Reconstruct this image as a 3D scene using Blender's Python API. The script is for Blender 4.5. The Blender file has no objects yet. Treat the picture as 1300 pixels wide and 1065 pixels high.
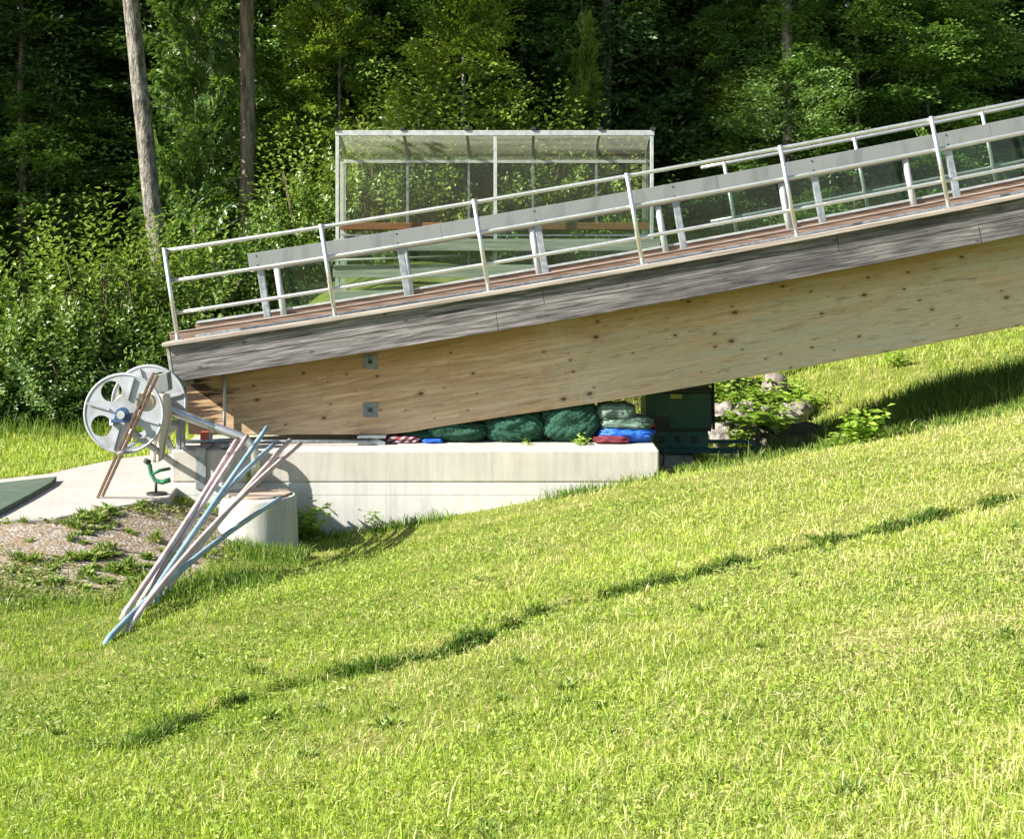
import bpy, bmesh, math, random
import numpy as np
from mathutils import Vector, Matrix, noise as mnoise

random.seed(7)
rng = np.random.default_rng(7)
scene = bpy.context.scene
C = scene.collection
F = 1900.0          # focal length in photograph pixels (1300 wide)
HZ = 310.0          # horizon row in the photograph
R = math.radians
V = Vector

def P(x, y, Y):     # a photograph pixel at distance Y as a point in metres (camera at the origin)
    return V(((x - 650.0) * Y / F, Y, (HZ - y) * Y / F))

# ---------------------------------------------------------------- materials
def nodes_of(name):
    m = bpy.data.materials.new(name)
    m.use_nodes = True
    nt = m.node_tree
    nt.nodes.clear()
    out = nt.nodes.new('ShaderNodeOutputMaterial')
    return m, nt, out

class NT:
    def __init__(self, nt): self.nt = nt
    def n(self, typ, **kw):
        nd = self.nt.nodes.new(typ)
        for k, v in kw.items():
            if k == 'ins':
                for kk, vv in v.items():
                    nd.inputs[kk].default_value = vv
            else: setattr(nd, k, v)
        return nd
    def l(self, a, b): self.nt.links.new(a, b)
    def coords(self, rot=(0,0,0), scale=(1,1,1)):
        tc = self.n('ShaderNodeTexCoord')
        m1 = self.n('ShaderNodeMapping'); m1.inputs['Rotation'].default_value = rot
        m2 = self.n('ShaderNodeMapping'); m2.inputs['Scale'].default_value = scale
        self.l(tc.outputs['Object'], m1.inputs['Vector']); self.l(m1.outputs[0], m2.inputs['Vector'])
        return m2.outputs[0]
    def noise(self, vec, scale, detail=4, rough=.55, dist=0):
        nd = self.n('ShaderNodeTexNoise', ins={'Scale': scale, 'Detail': detail, 'Roughness': rough, 'Distortion': dist})
        if vec is not None: self.l(vec, nd.inputs['Vector'])
        return nd.outputs['Fac']
    def ramp(self, fac, stops):
        nd = self.n('ShaderNodeValToRGB'); cr = nd.color_ramp
        while len(cr.elements) < len(stops): cr.elements.new(.5)
        for e, (p, c) in zip(cr.elements, stops):
            e.position = p; e.color = (*c, 1) if len(c) == 3 else c
        self.l(fac, nd.inputs['Fac']); return nd.outputs['Color']
    def rng(self, fac, a, b, c=0., d=1.):
        nd = self.n('ShaderNodeMapRange', ins={'From Min': a, 'From Max': b, 'To Min': c, 'To Max': d})
        nd.clamp = True
        self.l(fac, nd.inputs['Value']); return nd.outputs[0]
    def mix(self, fac, a, b, mode='MIX'):
        nd = self.n('ShaderNodeMix', data_type='RGBA', blend_type=mode)
        for sock, v in ((nd.inputs[0], fac), (nd.inputs[6], a), (nd.inputs[7], b)):
            if hasattr(v, 'is_linked'): self.l(v, sock)
            elif isinstance(v, (int, float)): sock.default_value = v
            else: sock.default_value = (*v, 1)
        return nd.outputs[2]
    def math(self, op, a, b=None):
        nd = self.n('ShaderNodeMath', operation=op)
        for i, v in enumerate((a, b)):
            if v is None: continue
            if hasattr(v, 'is_linked'): self.l(v, nd.inputs[i])
            else: nd.inputs[i].default_value = v
        return nd.outputs[0]
    def bump(self, h, strength=.3, dist=.01):
        nd = self.n('ShaderNodeBump', ins={'Strength': strength, 'Distance': dist})
        self.l(h, nd.inputs['Height']); return nd.outputs[0]
    def attr(self, name):
        return self.n('ShaderNodeAttribute', attribute_name=name).outputs['Fac']
    def bsdf(self, col=None, rough=.6, metal=0., bump=None, spec=.5):
        b = self.n('ShaderNodeBsdfPrincipled')
        for k, v in (('Base Color', col), ('Roughness', rough), ('Metallic', metal)):
            if v is None: continue
            if hasattr(v, 'is_linked'): self.l(v, b.inputs[k])
            elif isinstance(v, (int, float)): b.inputs[k].default_value = v
            else: b.inputs[k].default_value = (*v, 1)
        b.inputs['Specular IOR Level'].default_value = spec
        if bump is not None: self.l(bump, b.inputs['Normal'])
        return b.outputs[0]

def mk(name, c1, c2, scale=6, rough=.6, metal=0., stretch=(1,1,1), bump=.15, bscale=None, bdist=.006, spec=.5, detail=5, rot=(0,0,0), lo=.35, hi=.65):
    m, nt, out = nodes_of(name); t = NT(nt)
    v = t.coords(rot, stretch)
    f = t.noise(v, scale, detail, .6)
    col = t.ramp(f, [(lo, c1), (hi, c2)])
    f2 = t.noise(v, bscale or scale * 6, 4)
    r2 = t.rng(f2, .3, .7, max(0, rough - .12), min(1, rough + .12))
    bs = t.bsdf(col, r2, metal, t.bump(f2, bump, bdist) if bump else None, spec)
    t.l(bs, out.inputs[0]); return m

def leafmat(name, a, b, dry=None, trans=.35, rough=.45, tcol=1.25, spec=.35):
    m, nt, out = nodes_of(name); t = NT(nt)
    var = t.attr('var')
    col = t.mix(var, a, b)
    if dry is not None:
        col = t.mix(t.attr('dry'), col, dry)
    bs = t.bsdf(col, rough, 0, None, spec)
    tr = t.n('ShaderNodeBsdfTranslucent')
    tc = t.mix(1.0, col, (tcol, tcol * 1.05, tcol * .55), 'MULTIPLY')
    t.l(tc, tr.inputs['Color'])
    mx = t.n('ShaderNodeMixShader'); mx.inputs[0].default_value = trans
    t.l(bs, mx.inputs[1]); t.l(tr.outputs[0], mx.inputs[2]); t.l(mx.outputs[0], out.inputs[0])
    return m

M = {}
M['steel'] = mk('stainless_steel', (.58,.58,.57), (.68,.68,.67), 8, .42, .85, bump=0)
M['galv'] = mk('galvanised_steel', (.22,.25,.27), (.40,.43,.45), 16, .5, .55, bump=0)
M['galv_pale'] = mk('pale_galvanised', (.36,.38,.38), (.52,.53,.52), 10, .5, .35, bump=0)
M['reel'] = mk('reel_metal', (.24,.25,.26), (.38,.405,.43), 4, .5, .1, bump=.03, lo=.28, hi=.5)
M['panel'] = mk('grey_panel', (.135,.145,.14), (.20,.215,.21), 2.2, .5, .1, bump=.03, stretch=(2.2,1,.5), lo=.28, hi=.5)
M['dark'] = mk('dark_iron', (.02,.02,.022), (.05,.05,.05), 9, .5, .3)
M['kerb'] = mk('red_brown_timber', (.11,.062,.042), (.26,.17,.12), 3, .75, 0, (.5,4,10), .3, 8)
M['brown'] = mk('varnished_brown_timber', (.12,.05,.02), (.19,.085,.03), 3, .5, 0, (.6,4,14), .1)
M['slat'] = mk('brown_slat', (.07,.04,.025), (.20,.125,.08), 5, .7, 0, (4,4,.8), .3)
M['bluepaint'] = mk('blue_paint', (.02,.06,.16), (.05,.10,.22), 20, .5)
M['greenpaint'] = mk('valve_green', (.02,.13,.06), (.05,.22,.11), 20, .5)
M['redpaint'] = mk('red_oxide', (.45,.06,.03), (.55,.13,.07), 20, .6)
M['rust'] = mk('rusty_cover', (.27,.19,.13), (.42,.36,.30), 5, .8, 0, bump=.3, bscale=30)
M['fabric'] = mk('beige_fabric', (.50,.43,.34), (.64,.57,.47), 4, .85, 0, (5,5,.5), .6, 9)
M['mat'] = mk('green_mat', (.045,.075,.05), (.075,.11,.075), 9, .85, bump=.4, bscale=90)
M['plank'] = mk('weathered_grey_plank', (.17,.17,.15), (.33,.32,.28), 4, .8, 0, (.5,3,9), .4, 9)
M['pink'] = mk('pink_pole', (.38,.27,.26), (.58,.47,.45), 4, .55, 0, bump=.2, stretch=(1,1,1))
M['blue'] = mk('blue_pole', (.16,.26,.32), (.27,.39,.45), 3, .55, 0, bump=.2)
M['rock'] = mk('granite', (.10,.085,.07), (.34,.31,.285), 5, .9, 0, bump=1., bscale=11, bdist=.05)
M['darkrock'] = mk('dark_mossy_rock', (.035,.032,.02), (.09,.075,.06), 4, .9, 0, bump=.6, bscale=14, bdist=.02)
M['stonepost'] = mk('weathered_stump', (.11,.085,.07), (.25,.21,.19), 3, .85, 0, (3,3,.8), .5, 12)
M['machine'] = mk('dark_green_paint', (.010,.075,.055), (.018,.11,.085), 3, .5, 0, bump=.05)
M['machine_hi'] = mk('teal_paint', (.016,.10,.085), (.03,.14,.115), 3, .5, 0, bump=.05)
M['darkred'] = mk('dull_red_cloth', (.09,.008,.015), (.17,.02,.03), 5, .7)
M['pipe'] = mk('galvanised_pipe', (.50,.50,.49), (.66,.66,.65), 9, .36, .8, bump=0)
M['plate'] = mk('dull_zinc_plate', (.13,.15,.16), (.24,.265,.28), 12, .55, .4, bump=0)
M['yellow'] = mk('yellow_label', (.50,.46,.14), (.6,.55,.2), 8, .6)
M['netgreen'] = mk('dark_green_netting', (.004,.042,.022), (.014,.11,.062), 7, .7, 0, (2.2,1,9), 1., 9, .035, rot=(0,R(-35),0))
M['netpale'] = mk('grey_green_tarp', (.05,.10,.075), (.15,.22,.17), 3, .6, 0, (1,1,14), .8, 6)
M['tarp'] = mk('blue_tarp', (.006,.06,.38), (.02,.13,.58), 5, .45, 0, (1,1,1), 1., 9, .03)
M['bark_light'] = mk('pale_bark', (.07,.06,.048), (.27,.25,.215), 5, .9, 0, (2.4,2.4,1.0), 1., 16, .05, lo=.38, hi=.6)
M['bark_dark'] = mk('brown_bark', (.07,.056,.043), (.27,.215,.16), 5, .95, 0, (2.6,2.6,.5), 1., 14, .05)
M['twig'] = mk('twig', (.09,.06,.04), (.18,.13,.09), 6, .85)
M['cable'] = mk('brown_cable', (.10,.03,.02), (.16,.06,.04), 6, .6)

# striped cloth
m, nt, out = nodes_of('striped_cloth'); t = NT(nt); v = t.coords((0,R(38),0), (1,1,1))
w = t.n('ShaderNodeTexWave', ins={'Scale': 4.5, 'Distortion': 3.5, 'Detail': 2}); w.bands_direction = 'Z'; t.l(v, w.inputs['Vector'])
t.l(t.bsdf(t.ramp(w.outputs['Fac'], [(.25,(.22,.025,.035)),(.5,(.38,.15,.17)),(.68,(.48,.42,.43))]), .7), out.inputs[0]); M['stripe'] = m

# concrete
def concrete(name, c1, c2, lichen=True):
    m, nt, out = nodes_of(name); t = NT(nt); v = t.coords()
    big = t.noise(v, 1.6, 5, .6)
    vs = t.coords(scale=(5, 5, .5)); st = t.noise(vs, 2.2, 5, .65)
    fine = t.noise(v, 60, 3)
    col = t.ramp(big, [(.3, c1), (.7, c2)])
    col = t.mix(t.rng(st, .42, .68, 0, .4), col, tuple(x * .62 for x in c1))
    col = t.mix(t.rng(fine, .35, .7, 0, .22), col, (.2,.19,.17))
    pit = t.n('ShaderNodeTexVoronoi', ins={'Scale': 9.0}); t.l(v, pit.inputs['Vector'])
    col = t.mix(t.rng(pit.outputs['Distance'], .03, .06, .6, 0), col, (.12,.11,.09))
    if lichen:
        sx = t.n('ShaderNodeSeparateXYZ'); t.l(v, sx.inputs[0])
        ln = t.math('PINGPONG', t.math('ADD', sx.outputs['X'], .37), .62)
        col = t.mix(t.rng(ln, .0, .006, .35, 0), col, (.2,.18,.15))
        hz_ = t.noise(t.coords(scale=(1,1,1)), 3.4, 6, .7)
        col = t.mix(t.math('MULTIPLY', t.rng(sx.outputs['Z'], .45, -.25, 0, 1), t.rng(hz_, .42, .66, 0, .55)), col, (.27,.235,.165))
        vo = t.n('ShaderNodeTexVoronoi', ins={'Scale': 3.1}); t.l(v, vo.inputs['Vector'])
        f = t.math('ADD', vo.outputs['Distance'], t.math('MULTIPLY', fine, .06))
        col = t.mix(t.rng(f, .075, .095, .7, 0), col, (.46,.33,.10))
    t.l(t.bsdf(col, .85, 0, t.bump(t.math('ADD', fine, t.math('MULTIPLY', st, .4)), .25, .006), .3), out.inputs[0]); return m
M['concrete'] = concrete('concrete', (.45,.42,.37), (.55,.52,.465))
M['concrete_white'] = concrete('pale_concrete', (.54,.53,.50), (.64,.63,.60))
M['pavement'] = concrete('path_concrete', (.36,.33,.30), (.45,.42,.39), False)
M['shaft'] = concrete('shaft_concrete', (.42,.41,.37), (.54,.53,.49), False)

SLOPE = R(9.6)
# glulam girder
m, nt, out = nodes_of('glulam_timber'); t = NT(nt)
v0 = t.coords((0, SLOPE, 0), (1,1,1))
sep = t.n('ShaderNodeSeparateXYZ'); t.l(v0, sep.inputs[0])
vg = t.coords((0, SLOPE, 0), (.55, 1, 9)); grain = t.noise(vg, 3.2, 7, .62, .6)
fine = t.noise(t.coords((0, SLOPE, 0), (1.4, 1, 40)), 5, 5, .6)
lam = t.math('SNAP', sep.outputs['Z'], .042)
wn = t.n('ShaderNodeTexWhiteNoise', noise_dimensions='2D')
cmb = t.n('ShaderNodeCombineXYZ'); t.l(lam, cmb.inputs[0]); t.l(t.math('SNAP', t.math('ADD', sep.outputs['X'], t.math('MULTIPLY', lam, 37.)), 3.1), cmb.inputs[1]); t.l(cmb.outputs[0], wn.inputs['Vector'])
col = t.ramp(grain, [(.30, (.29,.165,.08)), (.48, (.52,.34,.195)), (.66, (.70,.50,.325))])
col = t.mix(t.rng(wn.outputs['Value'], 0, 1, 0, .65), col, (.38,.235,.125))
# greyer, bleached lower right part, honey-coloured sheltered upper part
gx = t.rng(sep.outputs['X'], 3.2, 8.5); gz = t.rng(sep.outputs['Z'], -1.15, -.45, 1, 0)
big = t.noise(t.coords((0, SLOPE, 0), (.5, 1, 2.4)), 1.7, 6, .65)
grey = t.math('MULTIPLY', t.math('ADD', t.math('MULTIPLY', gx, .75), t.math('MULTIPLY', gz, .42)), t.rng(big, .3, .62, .25, 1.25))
grey = t.rng(grey, .1, .9)
bleach = t.mix(t.rng(fine, .3, .7), (.34,.295,.21), (.60,.545,.43))
col = t.mix(t.math('MULTIPLY', grey, .85), col, bleach)
top = t.math('MULTIPLY', t.rng(sep.outputs['Z'], -.72, -.38), t.rng(big, .25, .6, .55, 1))
col = t.mix(t.math('MULTIPLY', top, .8), col, (.31,.195,.075))
stain = t.noise(t.coords((0, SLOPE, 0), (.8, 1, 7)), 3.1, 7, .7, .8)
lm = t.math('PINGPONG', sep.outputs['Z'], .021)
col = t.mix(t.math('MULTIPLY', t.rng(lm, .0, .0016, .5, 0), t.rng(big, .35, .6, .3, 1)), col, (.09,.05,.025))
stn = t.noise(t.coords((0, 0, 0), (1, 1, 1.6)), 1.9, 5, .65)
pw = t.math('ABSOLUTE', t.math('SUBTRACT', t.math('ADD', sep.outputs['X'], t.math('MULTIPLY', stn, .9)), 5.02))
drip = t.noise(t.coords((0, 0, 0), (3.2, 1, .9)), 2.2, 6, .65, .8)
col = t.mix(t.math('MULTIPLY', t.rng(pw, .02, .42, 1, 0), t.rng(drip, .38, .66, 0, .7)), col, (.52,.47,.385))
band = t.noise(t.coords((0, SLOPE, 0), (.22, 1, 3.5)), 2.0, 5, .6)
col = t.mix(t.math('MULTIPLY', t.rng(band, .52, .64, 0, .55), t.rng(sep.outputs['X'], 3.6, 7.0)), col, (.42,.42,.37))
col = t.mix(t.rng(stain, .56, .68, 0, .7), col, (.17,.095,.045))
cv = t.n('ShaderNodeCombineXYZ'); t.l(t.math('MULTIPLY', sep.outputs['X'], 1.1), cv.inputs[0]); t.l(t.math('MULTIPLY', sep.outputs['Z'], 1.9), cv.inputs[1]); vk = cv.outputs[0]
for sc_, r0, r1, thr in ((1.6, .032, .05, .45), (3.1, .04, .06, .82)):
    vo = t.n('ShaderNodeTexVoronoi', voronoi_dimensions='2D', ins={'Scale': sc_}); t.l(vk, vo.inputs['Vector'])
    sc2 = t.n('ShaderNodeSeparateColor'); t.l(vo.outputs['Color'], sc2.inputs[0]); has = t.math('GREATER_THAN', sc2.outputs[0], thr)
    dd = t.math('DIVIDE', vo.outputs['Distance'], t.rng(sc2.outputs[1], 0, 1, .45, 1.5))
    col = t.mix(t.math('MULTIPLY', has, t.rng(dd, r1, r1 * 2.4, .35, 0)), col, (.2,.11,.05))
    col = t.mix(t.math('MULTIPLY', has, t.rng(dd, r0, r1, .85, 0)), col, (.055,.03,.018))
endn = t.noise(t.coords((0, SLOPE * .4, 0), (.7, 1, 11)), 2.6, 6, .6)
endm = t.rng(t.math('ADD', endn, t.rng(sep.outputs['X'], .05, .8, .20, -.20)), .53, .58)
col = t.mix(t.math('MULTIPLY', endm, .95), col, (.035,.022,.015))
t.l(t.bsdf(col, .7, 0, t.bump(t.math('ADD', fine, grain), .35, .006), .25), out.inputs[0]); M['glulam'] = m

# weathered grey fascia boards
m, nt, out = nodes_of('weathered_fascia'); t = NT(nt)
vg = t.coords((0, SLOPE, 0), (.5, 1, 11)); grain = t.noise(vg, 3.2, 8, .66, .9)
big = t.noise(t.coords((0, SLOPE, 0), (.9, 1, 2.2)), 1.3, 5, .6)
sep = t.n('ShaderNodeSeparateXYZ'); t.l(t.coords((0, SLOPE, 0)), sep.inputs[0])
col = t.ramp(grain, [(.34, (.04,.037,.037)), (.5, (.16,.15,.146)), (.66, (.36,.34,.33))])
dk = t.math('MULTIPLY', t.rng(sep.outputs['X'], 2.8, 6.2, .15, 1), t.rng(big, .38, .66, 1, .35))
col = t.mix(t.math('MULTIPLY', dk, .92), col, t.mix(t.rng(grain, .3, .7), (.02,.02,.022), (.105,.10,.105)))
cv = t.n('ShaderNodeCombineXYZ'); t.l(t.math('MULTIPLY', sep.outputs['X'], .8), cv.inputs[0]); t.l(t.math('MULTIPLY', sep.outputs['Z'], 1.6), cv.inputs[1]); vk = cv.outputs[0]
vo = t.n('ShaderNodeTexVoronoi', voronoi_dimensions='2D', ins={'Scale': 2.2}); t.l(vk, vo.inputs['Vector'])
kn = t.math('ADD', vo.outputs['Distance'], t.math('MULTIPLY', grain, .05))
sc2 = t.n('ShaderNodeSeparateColor'); t.l(vo.outputs['Color'], sc2.inputs[0]); has = t.math('GREATER_THAN', sc2.outputs[0], .5)
col = t.mix(t.math('MULTIPLY', has, t.rng(kn, .06, .10, .8, 0)), col, (.05,.045,.042))
t.l(t.bsdf(col, .75, 0, t.bump(grain, .5, .006), .25), out.inputs[0]); M['fascia'] = m
M['cap'] = mk('weathered_cap_board', (.20,.165,.14), (.42,.36,.31), 3, .8, 0, (.5,4,12), .3, 8, rot=(0,SLOPE,0))

# clear, slightly dirty plastic / glass
def glass(name, tint, haze, hazecol, spec=.06, streak=(1,1,1)):
    m, nt, out = nodes_of(name); t = NT(nt)
    tr = t.n('ShaderNodeBsdfTransparent'); tr.inputs[0].default_value = (*tint, 1)
    dd_ = t.n('ShaderNodeBsdfDiffuse'); dd_.inputs[0].default_value = (*hazecol, 1); dt_ = t.n('ShaderNodeBsdfTranslucent'); dt_.inputs[0].default_value = (*hazecol, 1)
    df = t.n('ShaderNodeAddShader'); t.l(dd_.outputs[0], df.inputs[0]); t.l(dt_.outputs[0], df.inputs[1])
    gl = t.n('ShaderNodeBsdfGlossy'); gl.inputs['Roughness'].default_value = .06
    fr = t.n('ShaderNodeFresnel', ins={'IOR': 1.45})
    nz = t.noise(t.coords(scale=streak), 3, 4)
    m1 = t.n('ShaderNodeMixShader'); t.l(t.rng(nz, .3, .7, haze * .5, haze * 1.4), m1.inputs[0]); t.l(tr.outputs[0], m1.inputs[1]); t.l(df.outputs[0], m1.inputs[2])
    m2 = t.n('ShaderNodeMixShader'); t.l(t.math('MINIMUM', t.math('MULTIPLY', fr.outputs[0], spec / .04), .10), m2.inputs[0]); t.l(m1.outputs[0], m2.inputs[1]); t.l(gl.outputs[0], m2.inputs[2])
    t.l(m2.outputs[0], out.inputs[0]); return m
M['glass'] = glass('tinted_glass', (.70,.80,.74), .018, (.4,.5,.45), .04, (.5,1,2))
M['poly'] = glass('dusty_polycarbonate', (.90,.92,.84), .018, (.42,.42,.33), .03, (1,1,.25))
M['polyroof'] = glass('dusty_roof_sheet', (.88,.90,.83), .10, (.8,.8,.7), .05, (.12,1,3))

# leaves
M['leaf_beech'] = leafmat('beech_leaf', (.055,.135,.026), (.22,.36,.07))
M['leaf_young'] = leafmat('young_leaf', (.085,.16,.018), (.31,.40,.055))
M['leaf_bush'] = leafmat('hazel_leaf', (.05,.11,.02), (.25,.34,.06), rough=.38, spec=.5)
M['leaf_ash'] = leafmat('ash_leaf', (.05,.11,.022), (.16,.26,.055), rough=.38, spec=.5)
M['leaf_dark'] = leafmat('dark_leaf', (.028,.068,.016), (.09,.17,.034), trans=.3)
M['leaf_spruce'] = leafmat('spruce_needle', (.045,.065,.018), (.12,.145,.04), trans=.15)
M['leaf_plant'] = leafmat('garden_leaf', (.15,.28,.03), (.36,.48,.07), trans=.4)
M['leaf_fern'] = leafmat('fern_leaf', (.13,.24,.03), (.32,.44,.07), trans=.4)
M['leaf_weed'] = leafmat('weed_leaf', (.10,.17,.03), (.27,.36,.08), dry=(.42,.33,.18))
M['grass'] = leafmat('grass_blade', (.10,.205,.010), (.41,.535,.05), dry=(.70,.61,.34), trans=.42, rough=.5, tcol=1.15, spec=.3)
M['grass_tall'] = leafmat('tall_grass_blade', (.05,.115,.016), (.17,.27,.04), dry=(.45,.40,.18), trans=.4, rough=.5)

# ---------------------------------------------------------------- mesh builder
ORI = {}
class MB:
    def __init__(self): self.v = []; self.f = []; self.s = []
    def add(self, vs, fs, smooth=False):
        o = len(self.v); self.v += [V(p) for p in vs]
        for f in fs: self.f.append([i + o for i in f]); self.s.append(smooth)
        return self
    def hexa(self, p):          # p: 4 bottom points, 4 top points (same order)
        return self.add(p, [(3,2,1,0), (4,5,6,7), (0,1,5,4), (1,2,6,5), (2,3,7,6), (3,0,4,7)])
    def box(self, x0, x1, y0, y1, z0, z1):
        return self.hexa([(x0,y0,z0),(x1,y0,z0),(x1,y1,z0),(x0,y1,z0),(x0,y0,z1),(x1,y0,z1),(x1,y1,z1),(x0,y1,z1)])
    def bar(self, a, b, w, d, side=(0,1,0)):   # rectangular bar from a to b: d along side, w across
        a, b = V(a), V(b); t = (b - a).normalized(); s = V(side); s = (s - t * s.dot(t)).normalized(); u = t.cross(s)
        q = [s * (i * d / 2) + u * (j * w / 2) for i, j in ((-1,-1),(1,-1),(1,1),(-1,1))]
        return self.hexa([a + k for k in q] + [b + k for k in q])
    def tube(self, pts, r, n=12, cap=True):
        pts = [V(p) for p in pts]; rs = r if isinstance(r, (list, tuple)) else [r] * len(pts)
        vs = []; prev = None
        for i, p in enumerate(pts):
            t = (pts[min(i+1, len(pts)-1)] - pts[max(i-1, 0)]).normalized()
            if prev is None:
                a = V((0,1,0)) if abs(t.y) < .9 else V((1,0,0))
                s = (a - t * a.dot(t)).normalized()
            else: s = (prev - t * prev.dot(t)).normalized()
            prev = s; u = t.cross(s)
            for k in range(n):
                g = 2 * math.pi * k / n
                vs.append(p + (s * math.cos(g) + u * math.sin(g)) * rs[i])
        fs = []
        for i in range(len(pts) - 1):
            for k in range(n):
                a = i * n + k; b = i * n + (k + 1) % n
                fs.append((a, b, b + n, a + n))
        self.add(vs, fs, True)
        if cap:
            o = len(self.v) - len(vs)
            self.f.append([o + k for k in range(n)][::-1]); self.s.append(False)
            e = o + (len(pts) - 1) * n
            self.f.append([e + k for k in range(n)]); self.s.append(False)
        return self
    def prism(self, poly, y0, y1):   # polygon in x,z swept along y
        n = len(poly)
        vs = [(x, y0, z) for x, z in poly] + [(x, y1, z) for x, z in poly]
        fs = [tuple(range(n)), tuple(range(2*n-1, n-1, -1))] + [(i, i+n, (i+1) % n + n, (i+1) % n) for i in range(n)]
        return self.add(vs, fs)
    def slab(self, poly, z0, z1):    # polygon in x,y swept along z
        n = len(poly)
        vs = [(x, y, z0) for x, y in poly] + [(x, y, z1) for x, y in poly]
        fs = [tuple(range(n))[::-1], tuple(range(n, 2*n))] + [(i, (i+1) % n, (i+1) % n + n, i + n) for i in range(n)]
        return self.add(vs, fs)
    def build(self, name, mat, parent=None, loc=None, bevel=0, recalc=True):
        root = None
        if parent is not None: o3 = ORI[parent.name]
        else: o3 = V(loc) if loc is not None else V((0,0,0))
        me = bpy.data.meshes.new(name)
        me.from_pydata([tuple(p - o3) for p in self.v], [], self.f)
        me.polygons.foreach_set('use_smooth', self.s)
        if recalc:
            bm = bmesh.new(); bm.from_mesh(me); bmesh.ops.recalc_face_normals(bm, faces=bm.faces); bm.to_mesh(me); bm.free()
        me.materials.append(M[mat] if isinstance(mat, str) else mat)
        ob = bpy.data.objects.new(name, me); C.objects.link(ob)
        if parent is not None: ob.parent = parent
        else: ob.location = o3
        ORI[ob.name] = o3
        if bevel:
            b = ob.modifiers.new('bevel', 'BEVEL'); b.width = bevel; b.segments = 2; b.limit_method = 'ANGLE'; b.angle_limit = R(40)
        return ob

def tag(o, label=None, cat=None, group=None, kind=None):
    if label: o['label'] = label
    if cat: o['category'] = cat
    if group: o['group'] = group
    if kind: o['kind'] = kind
    return o
def thing(name, label, cat, loc, group=None):
    o = bpy.data.objects.new(name, None); C.objects.link(o); o.location = loc; o.empty_display_size = .2
    ORI[o.name] = V(loc); return tag(o, label, cat, group)
def copy_thing(o, loc, rotz=0, scale=1, label=None, group=None):
    c = o.copy(); C.objects.link(c); c.location = loc; c.rotation_euler = (0, 0, rotz); c.scale = (scale,) * 3 if not isinstance(scale, tuple) else scale
    if label: c['label'] = label
    if group: c['group'] = group
    for ch in list(o.children):
        d = ch.copy(); C.objects.link(d); d.parent = c
    return c

# ---------------------------------------------------------------- terrain (thin-plate surface through measured points)
cp = [  # (photo x, photo y, distance)
 (0,1065,6.3),(325,1065,5.9),(650,1065,5.5),(1000,1065,5.0),(1300,1065,4.5),
 (0,975,7.8),(325,975,7.2),(650,975,6.6),(1000,975,5.9),(1300,975,5.2),
 (0,850,10.9),(325,850,9.9),(650,850,8.8),(1000,850,7.6),(1300,850,6.6),
 (0,800,12.0),(150,800,12.0),(0,760,13.1),(150,760,13.4),(300,760,13.0),(650,760,11.2),(1000,760,9.6),(1300,760,8.4),
 (0,700,14.5),(100,700,14.75),(200,700,15.25),(300,703,16.0),
 (0,669,15.2),(100,661,15.6),(160,652,16.1),(214,643,16.75),
 (320,693,16.5),(400,681,17.4),(430,680,17.5),(500,667,17.5),(640,642,17.5),(740,624,17.5),(837,606,17.5),
 (650,690,14.3),(1000,690,11.9),(1300,690,10.3),(830,650,14.6),(1000,630,14.2),(1300,610,12.9),
 (1000,582,17.7),(1080,566,18.0),(1150,552,18.1),(1230,535,18.15),(1300,520,18.2),(1400,500,18.2),
 (860,603,19.8),(925,596,22.0),(1000,584,19.6),(985,572,22.0),(930,550,23.2),(900,525,24.6),(985,492,24.4),
 (1060,553,19.9),(1150,531,20.2),(1200,504,21.0),(1300,490,20.9),(1300,460,22.5),(1200,455,24.0),(1100,455,25.2),(1000,476,25.0),(1300,418,26.2),
 (-80,605,18.6),(0,609,18.2),(60,603,18.6),(110,592,19.3),(150,584,19.85),(190,579,20.3),(0,548,23.4),(110,547,23.4),(210,547,23.4),(-100,550,23.4),(240,552,22.4),
 (450,376,24.0),(640,372,24.0),(830,368,24.0),(640,350,27.0),(430,352,27),(900,350,30),(1300,330,31),
]
CP = [tuple(P(*c)) for c in cp]
CP += [(-5.4,27,-2.6),(-10,27,-2.6),(-12,33,-2.0),(-4,34,-.6),(4,36,.2),(12,36,1.2),(-30,25,-3.2),(-25,12,-4.6),(-20,-8,-4.2),(0,-8,-.9),(20,-8,2.2),(20,8,2.2),(24,20,1.8),(26,34,3.4),
       (-40,45,1.0),(-14,45,2.2),(0,46,3.2),(16,46,4.4),(45,46,6.5),(-45,62,6.0),(0,62,8.2),(45,62,10.5),(-60,0,-8),(60,0,7),(-90,100,13),(90,100,17),(0,100,15),(-90,-60,-6),(90,-60,3),(0,-60,1),(-1.5,21,-2.3),(-3,19.5,-2.9),(1.0,20.5,-2.9)]
CP = np.array(CP)
def _k(d2): return .5 * d2 * np.log(d2 + 1e-9)
_n = len(CP)
_A = np.zeros((_n + 3, _n + 3)); _d = ((CP[:, None, :2] - CP[None, :, :2]) ** 2).sum(-1)
_A[:_n, :_n] = _k(_d) + np.eye(_n) * .06
_A[:_n, _n] = 1; _A[:_n, _n+1:] = CP[:, :2]; _A[_n:, :_n] = _A[:_n, _n:].T
_w = np.linalg.solve(_A, np.concatenate([CP[:, 2], [0, 0, 0]]))
def inpoly(x, y, poly):
    r = np.zeros(x.shape, bool); n = len(poly)
    for i in range(n):
        x0, y0 = poly[i]; x1, y1 = poly[(i+1) % n]
        if y0 == y1: continue
        r ^= ((y0 > y) != (y1 > y)) & (x < (x1 - x0) * (y - y0) / (y1 - y0) + x0)
    return r
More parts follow.
